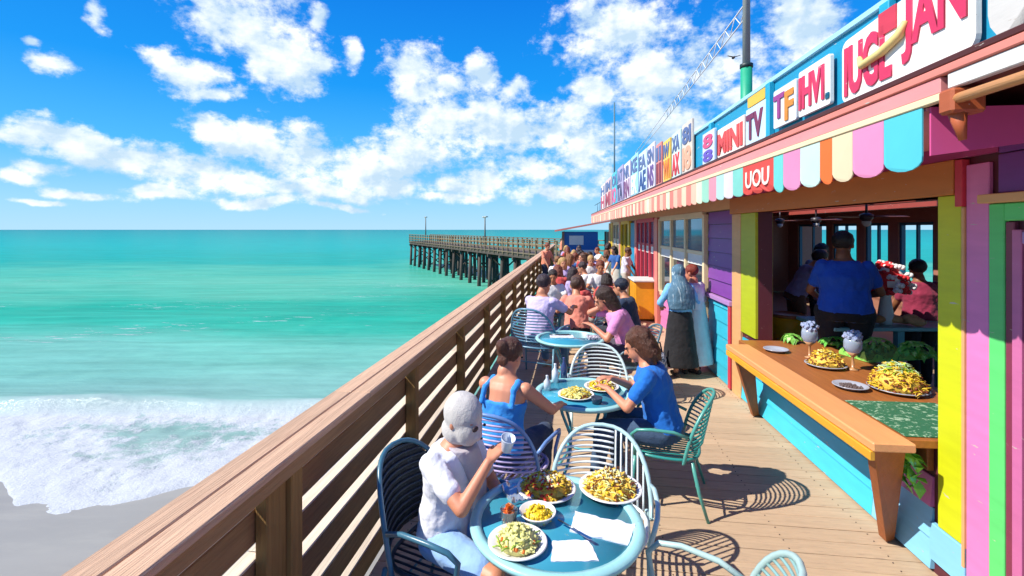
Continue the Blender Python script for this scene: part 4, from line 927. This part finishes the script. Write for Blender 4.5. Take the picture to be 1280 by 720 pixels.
for ti, (tx_, ty_) in enumerate(rows):
    c = Vector((tx_, ty_, 0))
    if base_tb is None: base_tb = make_table('', c, .40, group='small round tables in the crowd'); t = base_tb
    else: t = copy_tree(base_tb); t.location = (c.x, c.y, 0)
    tag(t, 'small round table in the crowd, %s beyond the three laid ones' % ordn[ti])
    for q in range(4):
        if (q == 3 and ti % 3 == 0) or (q == 2 and ti in (1, 3)): continue
        an = [math.pi, math.pi/2, 0, -math.pi/2][q]+rc.uniform(-.3, .3); off = Vector((math.cos(an), math.sin(an), 0))*.66; p = c+off
        wallx = 2.31-.0365*p.y
        if p.x > wallx-.35 or p.x < -.9: continue
        tp, tn = TOPS[(k*5+ti) % len(TOPS)]; hc, hn = HAIRS[(k*7+ti*2) % len(HAIRS)]
        put(k % 3, p, rz_for(-off.normalized()), 'person in %s top, %s hair, on the %s of the %s crowd table' % (tn, hn, sides[q], ordn[ti]), tp, rc.choice(BOTS), hc, rc.uniform(.97, 1.10))
        if base_ch is None: base_ch = make_chair('c', '', p, -off, CHC[0], CHC[0], group='slatted armchairs in the crowd', style='h'); ch = base_ch
        else: ch = copy_tree(base_ch); ch.location = (p.x, p.y, 0); ch.rotation_euler.z = rz_for(-off.normalized())
        cc = CHC[k % 4]; recolor(ch, {n: metal(cc) for n in ('back_frame', 'back_slats', 'seat', 'arm', 'leg', 'stretcher')})
        tag(ch, 'chair on the %s of the %s crowd table under a %s top' % (sides[q], ordn[ti], tn)); k += 1
stand = [(1.45, 13.8), (1.3, 15.0), (-.95, 16.4), (1.2, 18.2), (.0, 27), (.9, 27.5), (-.7, 28.5), (.5, 29.5), (1.2, 30), (-.3, 31), (.4, 32.4)]
where = ['by the teal door', 'past the teal door', 'against the railing', 'by the last yellow post', 'just past the last table', 'left of the blue kiosk', 'close to the blue kiosk', 'near the far railing', 'behind the kiosk queue', 'right of the far group', 'farthest along the deck']
for i, (lat, d) in enumerate(stand):
    tp, tn = TOPS[(i*4+2) % len(TOPS)]; hc, hn = HAIRS[(i*5+1) % len(HAIRS)]; p = Vector((lat, d, 0))
    if p.x > 2.31-.0365*p.y-.25 and p.y < 20: p.x = 2.31-.0365*p.y-.35
    put(3+i % 2, p, rc.uniform(-3, 3), 'standing person in %s top with %s hair %s' % (tn, hn, where[i]), tp, rc.choice(BOTS), hc, rc.uniform(.93, 1.0))
# yellow cabinet with white top beside the wall
yc = at_depth(806, 370, 11.3); yc.z = 0
cb = empty('serving_cabinet', yc, BROT, 'yellow cabinet with white worktop standing on the deck by the glazed wall', 'cabinet')
MB().box((-.28, -.4, .05), (.28, .4, .90), None, .01).build('carcass', paint('F0A81C'), cb); MB().box((-.33, -.45, .903), (.75, .45, .95), None, .01).build('worktop', WHT, cb)
MB().box((.30, -.38, .02), (.70, .38, .90), None, .01).build('side_cupboard', paint('E0A070'), cb); mb = MB(); mb.box((-.29, -.36, .12), (-.281, -.01, .84)); mb.box((-.29, .01, .12), (-.281, .36, .84)); mb.build('door', paint('E89C14'), cb)

# people and things inside
IF = .16
make_person('large person in a royal blue shirt standing inside, seen from behind', at_depth(1056, 300, 5.2).xy.to_3d()+Vector((0, 0, IF)), cdir(.5, 1), pose='stand', lean=3, hands=((-.18, .30, 1.02), (.20, .30, 1.05)), head=(12, -20), top='tee', topc='1550B8', bottom='pants', botc='16161C', skinc='8A5638', hairc='1A1210', hairst='short', girth=1.35, sc=1.13)
make_person('person in a maroon shirt standing inside near the turquoise window', at_depth(1152, 330, 5.7).xy.to_3d()+Vector((0, 0, IF)), cdir(.1, 1), pose='stand', lean=3, head=(10, 0), top='tee', topc='8A2040', bottom='pants', botc='26222A', skinc='8A5638', hairc='140E0C', hairst='short', girth=1.25, sc=.93)
make_person('person in a pale mauve shirt bending over inside at the left', at_depth(993, 330, 7.2).xy.to_3d()+Vector((0, 0, IF)), cdir(.9, -.2), pose='stand', lean=28, head=(20, 0), top='long', topc='A294B8', bottom='pants', botc='6C4A34', hairc='2A1A16', hairst='short', sc=1.02)
make_person('person in a grey shirt with dark hair inside, between the mauve and blue ones', at_depth(1025, 330, 8.2).xy.to_3d()+Vector((0, 0, IF)), cdir(-.3, -1), pose='stand', lean=4, head=(10, 0), top='long', topc='8E8498', bottom='pants', botc='26262C', hairc='120E10', hairst='bob', sc=1.0)
tq = at_depth(1115, 392, 5.5); tq.z = IF
it = empty('serving_table', tq, YAW, 'pale turquoise bar table standing inside behind the counter', 'table')
MB().box((-.9, -.35, .84), (.9, .35, .88), None, .006).build('tabletop', paint('7FB4B4'), it)
for x in (-.8, -.15, .8):
    for y in (-.28, .28): MB().box((x-.035, y-.035, 0), (x+.035, y+.035, .838)).build('leg', paint('6CB0B4'), it)
fl = at_depth(1108, 345, 5.5); fl.z = IF+.882
fb = empty('flower_bouquet', cam_pt((1107-640)/F_PX*5.35, 5.35, IF+.882), 0, 'big red and white bouquet in a vase on the inside table', 'bouquet')
mb = MB(); mb.lathe([(.06, 0), (.08, .08), (.05, .3), (.07, .38)], 16); mb.build('vase', mat('vase_w', 'D8D8D8', rough=.2), fb)
for nm, c, sd in (('red_flowers', 'D8262E', 1), ('white_flowers', 'E8E2E0', 2)):
    mb = MB(); r2 = random.Random(sd)
    mb.ball((0, 0, .5), (.16, .15, .17), 12, 8) if sd == 1 else mb.ball((.02, 0, .49), (.165, .155, .15), 12, 8)
    for q in range(48):
        a, b, rr = r2.uniform(0, 6.28), r2.uniform(.1, 1.9), r2.uniform(.15, .21); x, y, z = rr*math.cos(a)*math.sin(b)*1.25, rr*math.sin(a)*math.sin(b), .42+rr*math.cos(b)*1.3
        for p_ in range(5):
            an = 1.257*p_; mb.ball((x+.022*math.cos(an), y+.022*math.sin(an), z+.01*math.sin(2*an)), (.026, .026, .024), 7, 5)
    mb.build(nm, cloth(c), fb)
for i, (u, d, c) in enumerate(((1085, 5.35, 'B07A50'), (1128, 5.3, 'C49468'))):
    p = at_depth(u, 380, d); p.z = IF+.882; mb = MB(); r2 = random.Random(i)
    for q in range(7): mb.ball((r2.uniform(-.14, .14), r2.uniform(-.07, .07), .045+r2.uniform(0, .04)), (.085, .06, .045), 10, 7)
    o = mb.build('bread_pile', mat('bread%d' % i, c, rough=.8, var=.25, scale=20, bump=.4), loc=p); tag(o, ['low pile of brown bread rolls under the bouquet', 'taller pile of pale bread rolls by the maroon shirt'][i], 'bread', 'bread piles on the inside table')
for i, (u, v, d) in enumerate(((1083, 262, 6.5), (1020, 268, 8.6), (975, 268, 9.5))):
    p = at_depth(u, v, d); p.z = 2.455; f_ = empty('ceiling_fan', p, .3*i, ['dark ceiling fan with lamp above the blue shirt inside', 'dark ceiling fan farther left inside', 'farthest dark ceiling fan inside at the left'][i], 'ceiling fan', 'ceiling fans inside')
    mb = MB(); mb.tube([(0, 0, 0), (0, 0, -.14)], .015, 6); mb.lathe([(.05, -.24), (.08, -.2), (.08, -.15), (.03, -.13)], 16); mb.build('motor', mat('fan_dark', '3A3438', rough=.4), f_)
    for q in range(4):
        a = q*math.pi/2; mb = MB(); c_, s_ = math.cos(a), math.sin(a); mb.prism([(c_*.1-s_*.04, s_*.1+c_*.04, -.18), (c_*.5-s_*.06, s_*.5+c_*.06, -.175), (c_*.5+s_*.06, s_*.5-c_*.06, -.185), (c_*.1+s_*.04, s_*.1-c_*.04, -.185)], (0, 0, .008)); mb.build('blade', mat('fan_blade', '6A3A34', rough=.5), f_, recalc=True)
    MB().ball((0, 0, -.26), .055, 12, 8).build('lamp_globe', mat('lamp_globe', 'C8C8C8', rough=.15), f_)

# ------------------------------------------------------------------ plates and food, greens
PLATE = mat('plate_white', 'E4E2DC', rough=.18, var=.02, spec=.6); PLATEG = mat('plate_grey', 'A8ACB8', rough=.25, var=.05, spec=.6)
def plate(u, v, r, z, label, m=PLATE, deep=.022, group=None, name='plate', p=None):
    p = p or on_plane(u, v, z); p.z = z
    o = MB().lathe([(.0005, .0), (r*.62, .0), (r*.70, .004), (r*.96, deep), (r, deep+.002), (r, deep+.006), (r*.95, deep+.007), (r*.68, .010), (r*.6, .007), (.0005, .007)], 48, closed=False).build(name, m, loc=p)
    tag(o, label, 'plate' if name == 'plate' else 'bowl', group); return o, p
def chipmat(n, c, **k): return mat('food_'+n, c, rough=k.get('rough', .55), var=.25, scale=45, bump=.4, bscale=120)
CH_ = chipmat('chip', 'EDB844'); CHEESE = chipmat('cheese', 'F2C21E', rough=.35); CREAMF = chipmat('cream', 'F0E6BC', rough=.4); REDF = chipmat('salsa', 'DE3A18', rough=.3); BRN = chipmat('meat', '7A3814'); GRF = chipmat('lettuce', '9CBF3A'); ORF = chipmat('orange', 'E0701C', rough=.4); LEM = chipmat('pale_yellow', 'F8EE92')
def heap(p, r, h, label, mix, cat='food', seed=0, name='food_heap', group='food on the plates', sz=.018):
    t = empty(name, p, 0, label, cat, group); rr = random.Random(seed)
    core = MB(); core.lathe([(r*.92, 0), (r*.8, h*.45), (r*.5, h*.75), (r*.2, h*.88), (.001, h*.9)], 24); core.build('base_layer', mix[0][1], t)
    for nm, m, cnt, kind, zone in mix:
        mb = MB()
        for q in range(cnt):
            a = rr.uniform(0, 6.283); 
            if zone == 'half': a = rr.uniform(2.6, 5.2)
            if zone == 'half2': a = rr.uniform(-.5, 2.4)
            d = math.sqrt(rr.random())
            if zone == 'top': d *= .6
            if zone == 'edge': d = .62+.38*d
            x, y = r*d*math.cos(a), r*d*math.sin(a); z = h*(1-d*d)*.88+.004+rr.uniform(0, h*.16)
            M = Matrix.Translation((x, y, z)) @ Matrix.Rotation(rr.uniform(0, 6.28), 4, 'Z') @ Matrix.Rotation(rr.uniform(-.9, .9), 4, 'X') @ Matrix.Rotation(rr.uniform(-.6, .6), 4, 'Y')
            mb.T = M; s_ = sz*rr.uniform(.7, 1.3)
            if kind == 'chip': mb.prism([(-s_, -s_*.7, 0), (s_, -s_*.7, s_*.12), (0, s_, .0)], (0, 0, .002))
            elif kind == 'strip': mb.tube([(-s_*1.5, 0, 0), (-s_*.4, s_*.15, s_*.3), (s_*.5, -s_*.1, s_*.25), (s_*1.5, 0, -s_*.2)], s_*.16, 5)
            elif kind == 'blob': mb.ball((0, 0, 0), (s_*.55, s_*.45, s_*.35), 8, 6)
            elif kind == 'leaf': mb.prism([(-s_, 0, 0), (-s_*.3, s_*.5, s_*.2), (s_, s_*.1, 0), (-s_*.1, -s_*.5, .1*s_)], (0, 0, .0012))
        mb.T = Matrix.Identity(4); mb.build(nm, m, t, recalc=(kind in ('chip', 'leaf')))
    return t
H1 = .7345-.020; ZT = H1+.002
g1 = 'plates on the nearest table'
o, p = plate(683, 615, .155, ZT, 'white plate of red topped nachos on the nearest table', group=g1)
heap(p+Vector((.0, 0, .012)), .125, .075, 'nachos with red salsa and yellow cheese on the rear left plate', [('chips', CH_, 90, 'chip', 'all'), ('salsa', REDF, 70, 'blob', 'half'), ('red_pepper', chipmat('pepper', 'B8142A'), 14, 'leaf', 'top'), ('cheese', CHEESE, 110, 'strip', 'all'), ('cream', CREAMF, 70, 'blob', 'top')], seed=1)
o, p = plate(763, 614, .165, ZT, 'white plate of brown and yellow nachos at the rear right of the nearest table', group=g1)
heap(p+Vector((.0, 0, .012)), .135, .080, 'nachos with brown meat strips and melted yellow cheese on the rear right plate', [('chips', CH_, 80, 'chip', 'all'), ('cheese', LEM, 70, 'strip', 'all'), ('meat', BRN, 45, 'strip', 'all'), ('melted_cheese', CHEESE, 40, 'blob', 'half'), ('cream', CREAMF, 40, 'blob', 'top')], seed=2)
o, p = plate(647, 683, .13, ZT, 'white plate with a pale yellow mound at the front left of the nearest table', group=g1)
heap(p+Vector((.0, 0, .012)), .088, .075, 'pale yellow mound with green and orange flecks on the front left plate', [('mash', LEM, 60, 'blob', 'all'), ('herbs', GRF, 8, 'strip', 'edge'), ('orange_bits', ORF, 10, 'blob', 'edge'), ('cream', LEM, 90, 'leaf', 'all')], seed=3)
o, p = plate(672, 650, .088, ZT, 'small white bowl of yellow rice between the plates', deep=.04, group=g1, name='bowl')
heap(p+Vector((0, 0, .015)), .068, .045, 'bright yellow rice in the small bowl', [('rice', CHEESE, 120, 'blob', 'all'), ('herbs', GRF, 8, 'strip', 'edge')], seed=4, sz=.013)
p = on_plane(636, 655, ZT); p.z = ZT; gl = MB().lathe([(.0005, 0), (.032, 0), (.034, .004), (.041, .07), (.042, .071), (.039, .07), (.032, .008), (.0005, .007)], 28, closed=False).build('glass_cup', mat('clear_glass', 'D9E6EA', rough=.05, trans=.85, var=.02), loc=p); tag(gl, 'small clear cup of orange salad at the left of the nearest table', 'cup')
heap(p+Vector((0, 0, .012)), .030, .075, 'orange and red salad inside the small clear cup', [('salad', ORF, 50, 'leaf', 'all'), ('red_bits', REDF, 22, 'blob', 'all'), ('cream', CREAMF, 12, 'leaf', 'all')], seed=5, sz=.014)
def sheet(u, v, w, l, rz, label, name, m, seed=0, crump=.012, z=ZT, taper=1.0):
    p = on_plane(u, v, z); p.z = z+.002; rr = random.Random(seed); vs = []; N = 14
    for j in range(N+1):
        for i in range(N+1):
            x = (i/N-.5)*w*(1-(1-taper)*(j/N)); y = (j/N-.5)*l
            vs.append((x+.006*n3(y*30, seed), y+.006*n3(x*30, seed+3), .004+crump*abs(n3(x*22+seed, y*22, seed))+crump*.6*abs(n3(x*55, y*55, seed))))
    n = len(vs); fs = [(j*(N+1)+i, j*(N+1)+i+1, (j+1)*(N+1)+i+1, (j+1)*(N+1)+i) for j in range(N) for i in range(N)]
    mb = MB(); mb.add(vs, fs, .5, True); mb.add([(x, y, 0.0005) for x, y, _ in vs], [f[::-1] for f in fs], .5, True)
    ring = list(range(N+1))+[j*(N+1)+N for j in range(1, N+1)]+[N*(N+1)+i for i in range(N-1, -1, -1)]+[j*(N+1) for j in range(N-1, 0, -1)]
    k0 = len(ring); mb.add([vs[i] for i in ring]+[(vs[i][0], vs[i][1], .0005) for i in ring], [(i, k0+i, k0+(i+1) % k0, (i+1) % k0) for i in range(k0)], .5)
    o = mb.build(name, m, loc=p, rz=rz); tag(o, label, name.replace('_', ' ')); return o
PAPER = mat('paper_white', 'E6E6EC', rough=.8, var=.03, bump=.2); 
sheet(716, 690, .20, .13, .15, 'white folded napkin nearest the viewer on the nearest table', 'paper_napkin', PAPER, 1, .006, taper=.8)
sheet(752, 662, .26, .15, -.25, 'crumpled white napkin at the right of the nearest table', 'paper_napkin', PAPER, 2, .016, taper=1.1)
sheet(655, 617, .20, .17, .5, 'sheet of crinkled clear foil behind the salad cup', 'foil_wrap', mat('foil', 'C9D2D4', rough=.15, metal=.6, var=.1), 3, .05)
p = on_plane(714, 668, ZT); mb = MB(); mb.tube([(-.08, 0, .02), (0, 0, .022), (.04, 0, .021)], [.004, .004, .003], 6); mb.prism([(.04, -.009, .02), (.11, -.011, .022), (.12, .0, .022), (.11, .006, .022), (.04, .006, .02)], (0, 0, .0015)); o = mb.build('table_knife', mat('steel', 'B8BCC0', rough=.2, metal=1), loc=Vector((p.x, p.y, ZT+.012)), rz=-.7, recalc=True); tag(o, 'steel knife lying between the two white napkins', 'knife')
o, p = plate(744, 606, .03, ZT, 'tiny brown sauce dish between the two nachos plates', m=mat('sauce', '6A3018', rough=.15), deep=.02, name='bowl')
# second table
g2 = 'plates on the second table'
o, p = plate(720, 496, .15, ZT, 'white plate heaped yellow at the left of the second table', group=g2); heap(p+Vector((0, 0, .012)), .125, .05, 'yellow heap with brown flecks on the left plate of the second table', [('chips', LEM, 90, 'chip', 'all'), ('cheese', CHEESE, 60, 'strip', 'all'), ('meat', BRN, 16, 'strip', 'edge')], seed=6)
o, p = plate(752, 486, .15, ZT, 'white plate heaped yellow at the far right of the second table', group=g2); heap(p+Vector((0, 0, .012)), .12, .05, 'golden heap on the right plate of the second table', [('chips', CHEESE, 100, 'chip', 'all'), ('cream', CREAMF, 40, 'strip', 'all'), ('meat', BRN, 14, 'strip', 'edge')], seed=7)
def bottle(p, label, c, h=.2, r=.03, grp='small things on the tables'):
    o = MB().lathe([(.0005, 0), (r, 0), (r, h*.6), (r*.4, h*.78), (r*.38, h*.95), (r*.45, h), (.0005, h)], 18, closed=False).build('bottle', mat('bottle_'+c, c, rough=.15, var=.05, spec=.6), loc=p); tag(o, label, 'bottle', grp)
for i, (u, v, c, lab) in enumerate(((694, 478, 'DDE4EA', 'white squeeze bottle at the far left of the second table'), (705, 474, '3C4C78', 'dark blue bottle in the back row of the second table'), (684, 488, 'C9D4DC', 'short pale bottle near the left rim of the second table'))):
    q = on_plane(u, v, ZT); q.z = ZT; bottle(q, lab, c, [.17, .2, .13][i])
q = on_plane(746, 505, ZT); o = MB().lathe([(.0005, 0), (.035, 0), (.045, .05), (.045, .055), (.036, .01), (.0005, .008)], 20, closed=False).build('bowl', mat('navy_bowl', '3C4658', rough=.2), loc=Vector((q.x, q.y, ZT))); tag(o, 'small dark dip bowl by the right plate of the second table', 'bowl')
# third table
sheet(702, 421, .30, .15, .1, 'long white paper tray with cutlery on the third table', 'paper_tray', PAPER, 5, .008)
q = on_plane(700, 421, ZT); mb = MB(); mb.tube([(-.14, 0, .02), (.14, 0, .02)], .006, 6); mb.tube([(-.13, .03, .02), (.12, .035, .02)], .006, 6); o = mb.build('cutlery', mat('dark_steel', '5A6468', rough=.3, metal=.8), loc=Vector((q.x, q.y, ZT+.006)), rz=.1); tag(o, 'knife and fork lying across the paper tray', 'cutlery')
q = on_plane(742, 424, ZT); mb = MB(); mb.box((-.08, -.07, 0), (.08, .07, .045), None, .01); o = mb.build('patterned_box', mat('pattern_box', 'D9D4DC', rough=.6, col2='3A3048', c2lo=.5, c2hi=.53, scale=30), loc=Vector((q.x, q.y, ZT)), rz=.2); tag(o, 'small black and white patterned box at the right of the third table', 'box')
bag = empty('shoulder_bag', cam_pt(2.02, 6.75), .4, 'navy and white patterned bag standing on the deck left of the black skirt', 'bag')
BAGM = mat('bag_pattern', '2C3C66', rough=.8, col2='D4D4E0', c2lo=.5, c2hi=.54, scale=22); mb = MB(); mb.loft([((0, 0, .01), (.16, 0, 0), (0, .09, 0)), ((0, 0, .12), (.20, 0, 0), (0, .12, 0)), ((0, 0, .3), (.17, 0, 0), (0, .07, 0)), ((0, 0, .36), (.14, 0, 0), (0, .03, 0))], 20); mb.build('bag_body', BAGM, bag); MB().tube([(-.12, 0, .34), (-.08, 0, .5), (.08, 0, .5), (.12, 0, .34)], .012, 6).build('strap', cloth('2C3450'), bag)
# counter
CZ = .832
gc = 'plates on the serving counter'
bpy.context.view_layer.update()
o, p = plate(970, 439, .12, CZ, 'small empty grey plate at the far end of the counter', PLATEG, group=gc)
o, p = plate(1032, 458, .17, CZ, 'grey plate of golden nachos in the middle of the counter', PLATEG, group=gc); heap(p+Vector((0, .0, .012)), .155, .135, 'golden nachos with brown meat on the middle counter plate', [('chips', CH_, 90, 'chip', 'all'), ('meat', BRN, 80, 'blob', 'half'), ('cheese', CHEESE, 80, 'strip', 'top'), ('yellow_topping', LEM, 60, 'leaf', 'top')], seed=8)
o, p = plate(1063, 485, .125, CZ, 'small grey plate with a scatter of beans in front of the goblet', PLATEG, group=gc); heap(p+Vector((0, 0, .010)), .08, .012, 'thin scatter of grey beans on the small plate', [('beans', chipmat('beans', '6A5A58'), 60, 'blob', 'all')], seed=9, sz=.014)
o, p = plate(1122, 488, .20, CZ, 'largest grey plate, heaped high, nearest the yellow post on the counter', PLATEG, group=gc); heap(p+Vector((0, .0, .012)), .19, .20, 'tall heap of chips, meat and lettuce on the largest counter plate', [('chips', CH_, 110, 'chip', 'all'), ('meat', BRN, 120, 'blob', 'edge'), ('cheese', CHEESE, 120, 'strip', 'all'), ('lettuce', GRF, 90, 'leaf', 'top'), ('pale_topping', chipmat('pale_green', 'B8CFA0'), 60, 'strip', 'top')], seed=10, sz=.022)
def goblet(u, v, d, lab):
    p = on_plane(u, v, CZ); p.z = CZ; t = empty('ice_goblet', p, 0, lab, 'goblet', 'goblets on the serving counter')
    MB().lathe([(.0005, 0), (.045, 0), (.045, .006), (.012, .015), (.010, .11), (.02, .125), (.055, .16), (.0005, .16)], 24, closed=False).build('stem', mat('goblet_stem', 'B88A60', rough=.2), t)
    mb = MB(); rr = random.Random(int(u)); mb.lathe([(.0005, .125), (.045, .15), (.072, .20), (.072, .25), (.062, .29), (.0005, .29)], 24, closed=False); mb.build('glass_bowl', mat('ice_glass', 'C4D2E8', rough=.1, trans=.5, var=.1), t)
    mb = MB()
    for q in range(40):
        a, b = rr.uniform(0, 6.28), rr.uniform(0, 1.0); x, y, z = .066*math.cos(a)*math.sqrt(b), .066*math.sin(a)*math.sqrt(b), .285+rr.uniform(0, .08)*(1-b*.6); mb.T = Matrix.Translation((x, y, z)) @ Matrix.Rotation(rr.uniform(0, 3), 4, Vector((rr.random(), rr.random(), .5))); mb.box((-.014, -.014, -.014), (.014, .014, .014), None, .003)
    mb.T = Matrix.Identity(4); mb.build('ice', mat('ice', 'B4C2E4', rough=.15, trans=.35, var=.15), t)
goblet(1012, 447, 0, 'smaller looking goblet of crushed ice at the far end of the counter'); goblet(1066, 462, 0, 'goblet of crushed ice between the two heaped counter plates')
def gmesh(u, v, w, l, rz, lab, nm, c, h=.05, seed=0, z=CZ):
    m = mat('green_'+nm+c, c, rough=.55, var=.3, scale=12, bump=.4, col2='2C7A34', c2lo=.52, c2hi=.66); return sheet(u, v, w, l, rz, lab, nm, m, seed, h, z)
gmesh(1100, 446, .62, .34, .3, 'bright green crumpled cloth spread behind the plates on the counter', 'green_cloth', '9AE060', .14, 4)
p = to_b(on_plane(1150, 515, CZ)); q = Matrix.Rotation(BROT, 4, 'Z') @ Vector((2.12, 3.42, 0)); 
mb = MB(); mb.box((2.13, 3.13, .8325), (2.75, 3.75, .838), None, .002); o = mb.build('place_mat', mat('mat_green', '2E6A48', rough=.7, col2='9CB89A', c2lo=.55, c2hi=.6, scale=16), rz=BROT); tag(o, 'dark green patterned place mat at the near end of the counter', 'place mat')
mb = MB(); rr = random.Random(3)
for q_ in range(26): mb.prism([(0, 0, 0), (.05, .02, .015), (.16, .0, .0), (.05, -.025, .012)], (0, 0, .0015)) if False else None
for q_ in range(60):
    mb.T = Matrix.Translation((rr.uniform(-.05, .04), rr.uniform(-.11, .13), rr.uniform(-.20, .04))) @ Matrix.Rotation(rr.uniform(0, 6.28), 4, 'Z') @ Matrix.Rotation(rr.uniform(-1.4, 1.4), 4, 'Y'); mb.prism([(-.05, 0, 0), (0, .03, .01), (.06, .0, .0), (0, -.03, .008)], (0, 0, .0015))
mb.T = Matrix.Identity(4); q = Matrix.Rotation(BROT, 4, 'Z') @ Vector((2.20, 3.24, .0)); o = mb.build('hanging_greens', mat('greens', '7CC83C', rough=.5, var=.4, scale=14, col2='5CC4A0', c2lo=.55, c2hi=.6), loc=Vector((q.x, q.y, .70)), recalc=True); tag(o, 'bunch of bright green leaves hanging under the near end of the counter', 'greens')
q = at_depth(985, 410, 6.1); q.z = .60; o = empty('yellow_tub', Vector((q.x, q.y, IF)), YAW, 'yellow tub with brown rim behind the far end of the counter', 'tub')
MB().lathe([(.0005, .0), (.15, .0), (.2, .85), (.19, .85), (.0005, .8)], 20, closed=False).build('tub_body', paint('D9A012'), o); MB().lathe([(.2, .83), (.215, .84), (.2, .87), (.19, .85)], 20).build('rim', BROWNP, o)

def leafpile(u, v, lab, seed, c='6FC23A', n=46, h=.12, r=.13):
    p = on_plane(u, v, CZ); p.z = CZ; rr = random.Random(seed); mb = MB(); mb.ball((0, 0, h*.3), (r*.8, r*.7, h*.3), 12, 8)
    for k in range(n):
        a, b = rr.uniform(0, 6.28), rr.uniform(.1, 1.45); x, y, z = r*math.cos(a)*math.sin(b), r*math.sin(a)*math.sin(b), .01+h*math.cos(b)
        mb.T = Matrix.Translation((x, y, z)) @ Matrix.Rotation(a, 4, 'Z') @ Matrix.Rotation(b-.3, 4, 'Y'); q = rr.uniform(.035, .06)
        mb.prism([(-q, 0, 0), (-q*.3, q*.5, .01), (q, 0, -.005), (-q*.3, -q*.5, .01)], (0, 0, .0015))
    mb.T = Matrix.Identity(4); o = mb.build('lettuce_pile', mat('lettuce'+c, c, rough=.5, var=.35, scale=14, bump=.3, col2='CFE08A', c2lo=.55, c2hi=.63), loc=p, recalc=True); tag(o, lab, 'lettuce', 'greens along the back of the counter')
leafpile(1145, 448, 'largest pile of bright lettuce behind the tallest food heap', 1, '7CCB3E', 60, .15, .17)
leafpile(1098, 440, 'pile of pale green lettuce right of the near goblet', 2, 'A6D85A', 50, .13, .14)
leafpile(1042, 432, 'low pile of green leaves between the two goblets', 3, '5EB83A', 40, .10, .13)
leafpile(990, 428, 'small pile of leaves beside the yellow tub', 4, '74B848', 30, .08, .10)
